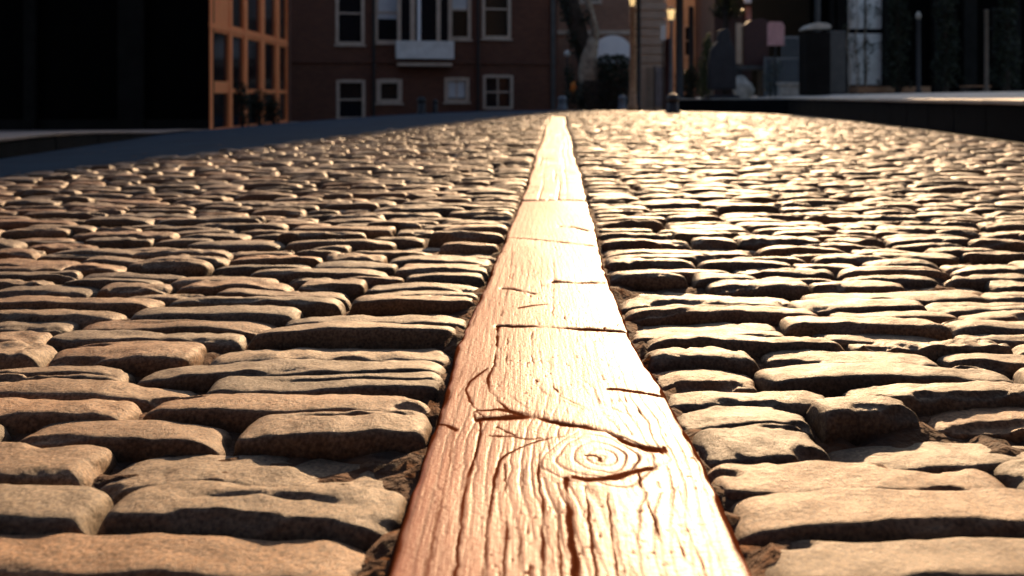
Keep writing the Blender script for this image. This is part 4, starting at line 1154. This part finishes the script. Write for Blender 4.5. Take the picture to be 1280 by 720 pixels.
# pink sign on a post
dS = 33.5; xS = gx(969.5, dS); zS = rpave(xS, dS)
sg = thing('pink_sign', 'blank pink sign plate with cut corners beside the maroon cabinet', 'sign', (xS, dS, zS), 0)
S = lambda px: gx(px, dS) - xS
T = lambda py: gz(py, dS) - zS
MB().plate([(S(959), T(57)), (S(980), T(57)), (S(980.5), T(32)), (S(977), T(27.5)), (S(962), T(27)), (S(959), T(30))], -.03, 0).build('plate', M['pink'], sg)
MB().tube([(0, .05, 0), (0, .05, T(29))], .035, 8).build('post', M['iron'], sg)
# blue-grey gate
dG = 35.2; xG = gx(955, dG); zG = rpave(xG, dG)
gt = thing('metal_gate', 'blue-grey metal gate of upright bars between the boulder and the capped pillar', 'gate', (xG, dG, zG), 0)
wG = (1003 - 955) / F * dG; hG = gz(45, dG) - zG
mb = MB(); mb.box(wG - .12, wG, -.06, .06, 0, hG); mb.box(wG * .42, wG - .122, -.03, .03, hG - .09, hG - .01); mb.box(0, wG - .122, -.03, .03, .12, .2); mb.box(0, wG - .122, -.028, .028, hG * .62, hG * .62 + .07); mb.box(0, .06, -.05, .05, 0, hG * .66)
mb.build('frame', M['grey_metal'], gt)
for k in range(11):
    x = .12 + (wG - .3) * k / 10; top = hG * .64 if x < wG * .42 else hG - .1
    MB().tube([(x, 0, .05), (x, 0, top)], .026, 6).build('bar', M['blue_metal'], gt)
MB().box(.06, wG - .13, .035, .05, .2, hG * .6).build('backing_sheet', M['mid_grey'], gt)
shrub('leafy_bush', 'grey-green leafy bush growing through the blue-grey gate', (gx(963, 34.6), 34.6, rz_(963, 34.6)), [((0, 0, .6), (.3, .25, .6), 260), ((.2, 0, 1.1), (.25, .2, .4), 160)], M['leaf_grey'], size=.06)
# pale trough at the gate
dP = 33.2; xP = gx(988, dP); zP = rpave(xP, dP)
tr_ = thing('stone_trough', 'low white stone trough at the foot of the blue-grey gate', 'trough', (xP, dP, zP), 0)
mb = MB(); hw = .40; ht = gz(103, dP) - zP
mb.prism([(-hw, -.2), (hw, -.2), (hw, .2), (-hw, .2)], 0, ht * .8); mb.box(-hw - .04, hw + .04, -.25, -.17, ht * .8 + .001, ht); mb.box(-hw - .04, hw + .04, .17, .25, ht * .8 + .001, ht); mb.box(-hw - .04, -hw + .05, -.168, .168, ht * .8 + .001, ht); mb.box(hw - .05, hw + .04, -.168, .168, ht * .8 + .001, ht)
mb.build('basin', M['pale_stone'], tr_, bevel=.015)
MB().box(-hw + .052, hw - .052, -.166, .166, ht * .8 + .002, ht * .9).build('soil_shade', M['soil_shade'], tr_)
# capped pillar and grey cabinet
dD = 30.0; xD = gx(1018, dD); zD = rpave(xD, dD)
pr = thing('capped_pillar', 'black pillar with a rounded pale stone cap on the raised pavement', 'pillar', (xD, dD, zD), 0)
S = lambda px: gx(px, dD) - xD
T = lambda py: gz(py, dD) - zD
MB().plate([(S(1003), 0), (S(1033), 0), (S(1033), T(40)), (S(1003), T(42))], -.38, .38).build('shaft', M['black_pil'], pr, bevel=.015)
MB().plate([(S(1003.5), T(38)), (S(1033), T(37)), (S(1034), T(33)), (S(1028), T(30)), (S(1018), T(29)), (S(1009), T(32)), (S(1004), T(36))], -.42, .42).build('cap', M['pale_stone'], pr, bevel=.02)
dE = 31.5; xE = gx(1043, dE); zE = rpave(xE, dE)
ge = thing('grey_cabinet', 'plain grey upright cabinet standing beside the capped black pillar', 'cabinet', (xE, dE, zE), 0)
wE = (1054 - 1033) / F * dE / 2
MB().box(-wE, wE, -.3, .3, .08, gz(39, dE) - zE).build('body', M['mid_grey'], ge, bevel=.02)
MB().box(-wE + .02, wE - .02, -.28, .28, 0, .078).build('base', M['slate'], ge)
MB().box(-wE + .05, wE - .05, -.315, -.302, .2, gz(44, dE) - zE).build('door', M['mid_grey'], ge)
# thin pale posts
round_post('pale_post', 'thin dark post with a pale ball finial beside the brick doorstep', 1148, 31, 24, 5.5, M['slate'], rz_(1148, 31), knob=True, knobmat=M['pale_stone'])
round_post('pale_post', 'thin tan post standing farthest along the raised pavement from the lamps', 1233, 29, 12, 5, M['ochre_plaster'], rz_(1233, 29))
# timber pallet ledge
lg = thing('low_bench', 'low brown slatted bench near the thin tan post', 'bench', (gx(1219, 30), 30, rz_(1219, 30)), 0)
for k in range(3): MB().box(-.42, .42, -.22 + k * .15, -.10 + k * .15, .24, .28).build('slat', M['brick_step'], lg)
for sx in (-.34, .34): MB().box(sx - .04, sx + .04, -.2, .2, 0, .238).build('leg', M['bark'], lg)
# dark trees before the dark building
for px, dd_, lab in ((1122, 34.5, 'dark columnar evergreen between the white door and the thin dark post'), (1182, 33.0, 'dark columnar evergreen between the two thin posts'), (1258, 32.5, 'dark columnar evergreen at the far end of the raised pavement')):
    xx = gx(px, dd_); zz_ = rpave(xx, dd_)
    t = thing('columnar_evergreen', lab, 'tree', (xx, dd_, zz_), 0, 'evergreens before the dark building')
    MB().tube([(0, 0, 0), (.02, 0, 1.2), (0, 0, 4.5)], [.12, .1, .04], 8).build('trunk', M['bark'], t)
    mb = MB()
    for k in range(16):
        z = .5 + k * .29; r_ = .52 * (1 - (k / 19) ** 2) * random.uniform(.8, 1.1)
        mb.leaves((random.uniform(-.1, .1), random.uniform(-.1, .1), z), (r_, r_, .32), 130, .08, 0)
    mb.build('crown', M['leaf_dark'], t)

# ------------------------------------------------------------------ unseen blocks added behind and beside the camera to hold back sky light
def sky_blocker(label, loc, rz, wdt, hgt, dep, mat):
    t = thing('brick_building', label, 'building', loc, rz)  # added block out of view, there to keep the shade dark
    hs = []
    n = int(wdt / 3.2)
    for k in range(n):
        for f_ in range(int(hgt / 3.5)):
            xa = (k + .5) * wdt / n; hs.append((xa - .55, xa + .55, 1.0 + f_ * 3.5, 2.9 + f_ * 3.5))
    mb = MB(); holes_wall(mb, 0, wdt, 0, hgt, hs, .16)
    mb.add([(0, 0, 0), (0, dep, 0), (0, dep, hgt), (0, 0, hgt)], [(0, 3, 2, 1)]); mb.add([(wdt, 0, 0), (wdt, dep, 0), (wdt, dep, hgt), (wdt, 0, hgt)], [(0, 1, 2, 3)])
    mb.add([(0, dep, 0), (wdt, dep, 0), (wdt, dep, hgt), (0, dep, hgt)], [(0, 3, 2, 1)])
    mb.build('wall', mat, t); MB().box(-.1, wdt + .1, -.2, dep + .1, hgt + .002, hgt + .4).build('roof', M['slate'], t)
    pn = MB()
    for h in hs: pn.box(h[0] - .01, h[1] + .01, .165, .19, h[2] - .01, h[3] + .01)
    pn.build('glazing', M['glass'], t)
sky_blocker('unseen brown brick block added left of the camera to hold back sky light', (-9.2, -26, -.8), math.radians(90), 39, 21, 9, M['blocker_brick'])
sky_blocker('unseen brown brick block added right of the camera to hold back sky light', (9.6, 13.5, -.6), math.radians(-90), 39, 21, 9, M['blocker_brick'])
sky_blocker('unseen brown brick block added behind the viewer to hold back sky light', (14, -27, -.6), math.radians(180), 28, 20, 9, M['blocker_brick'])
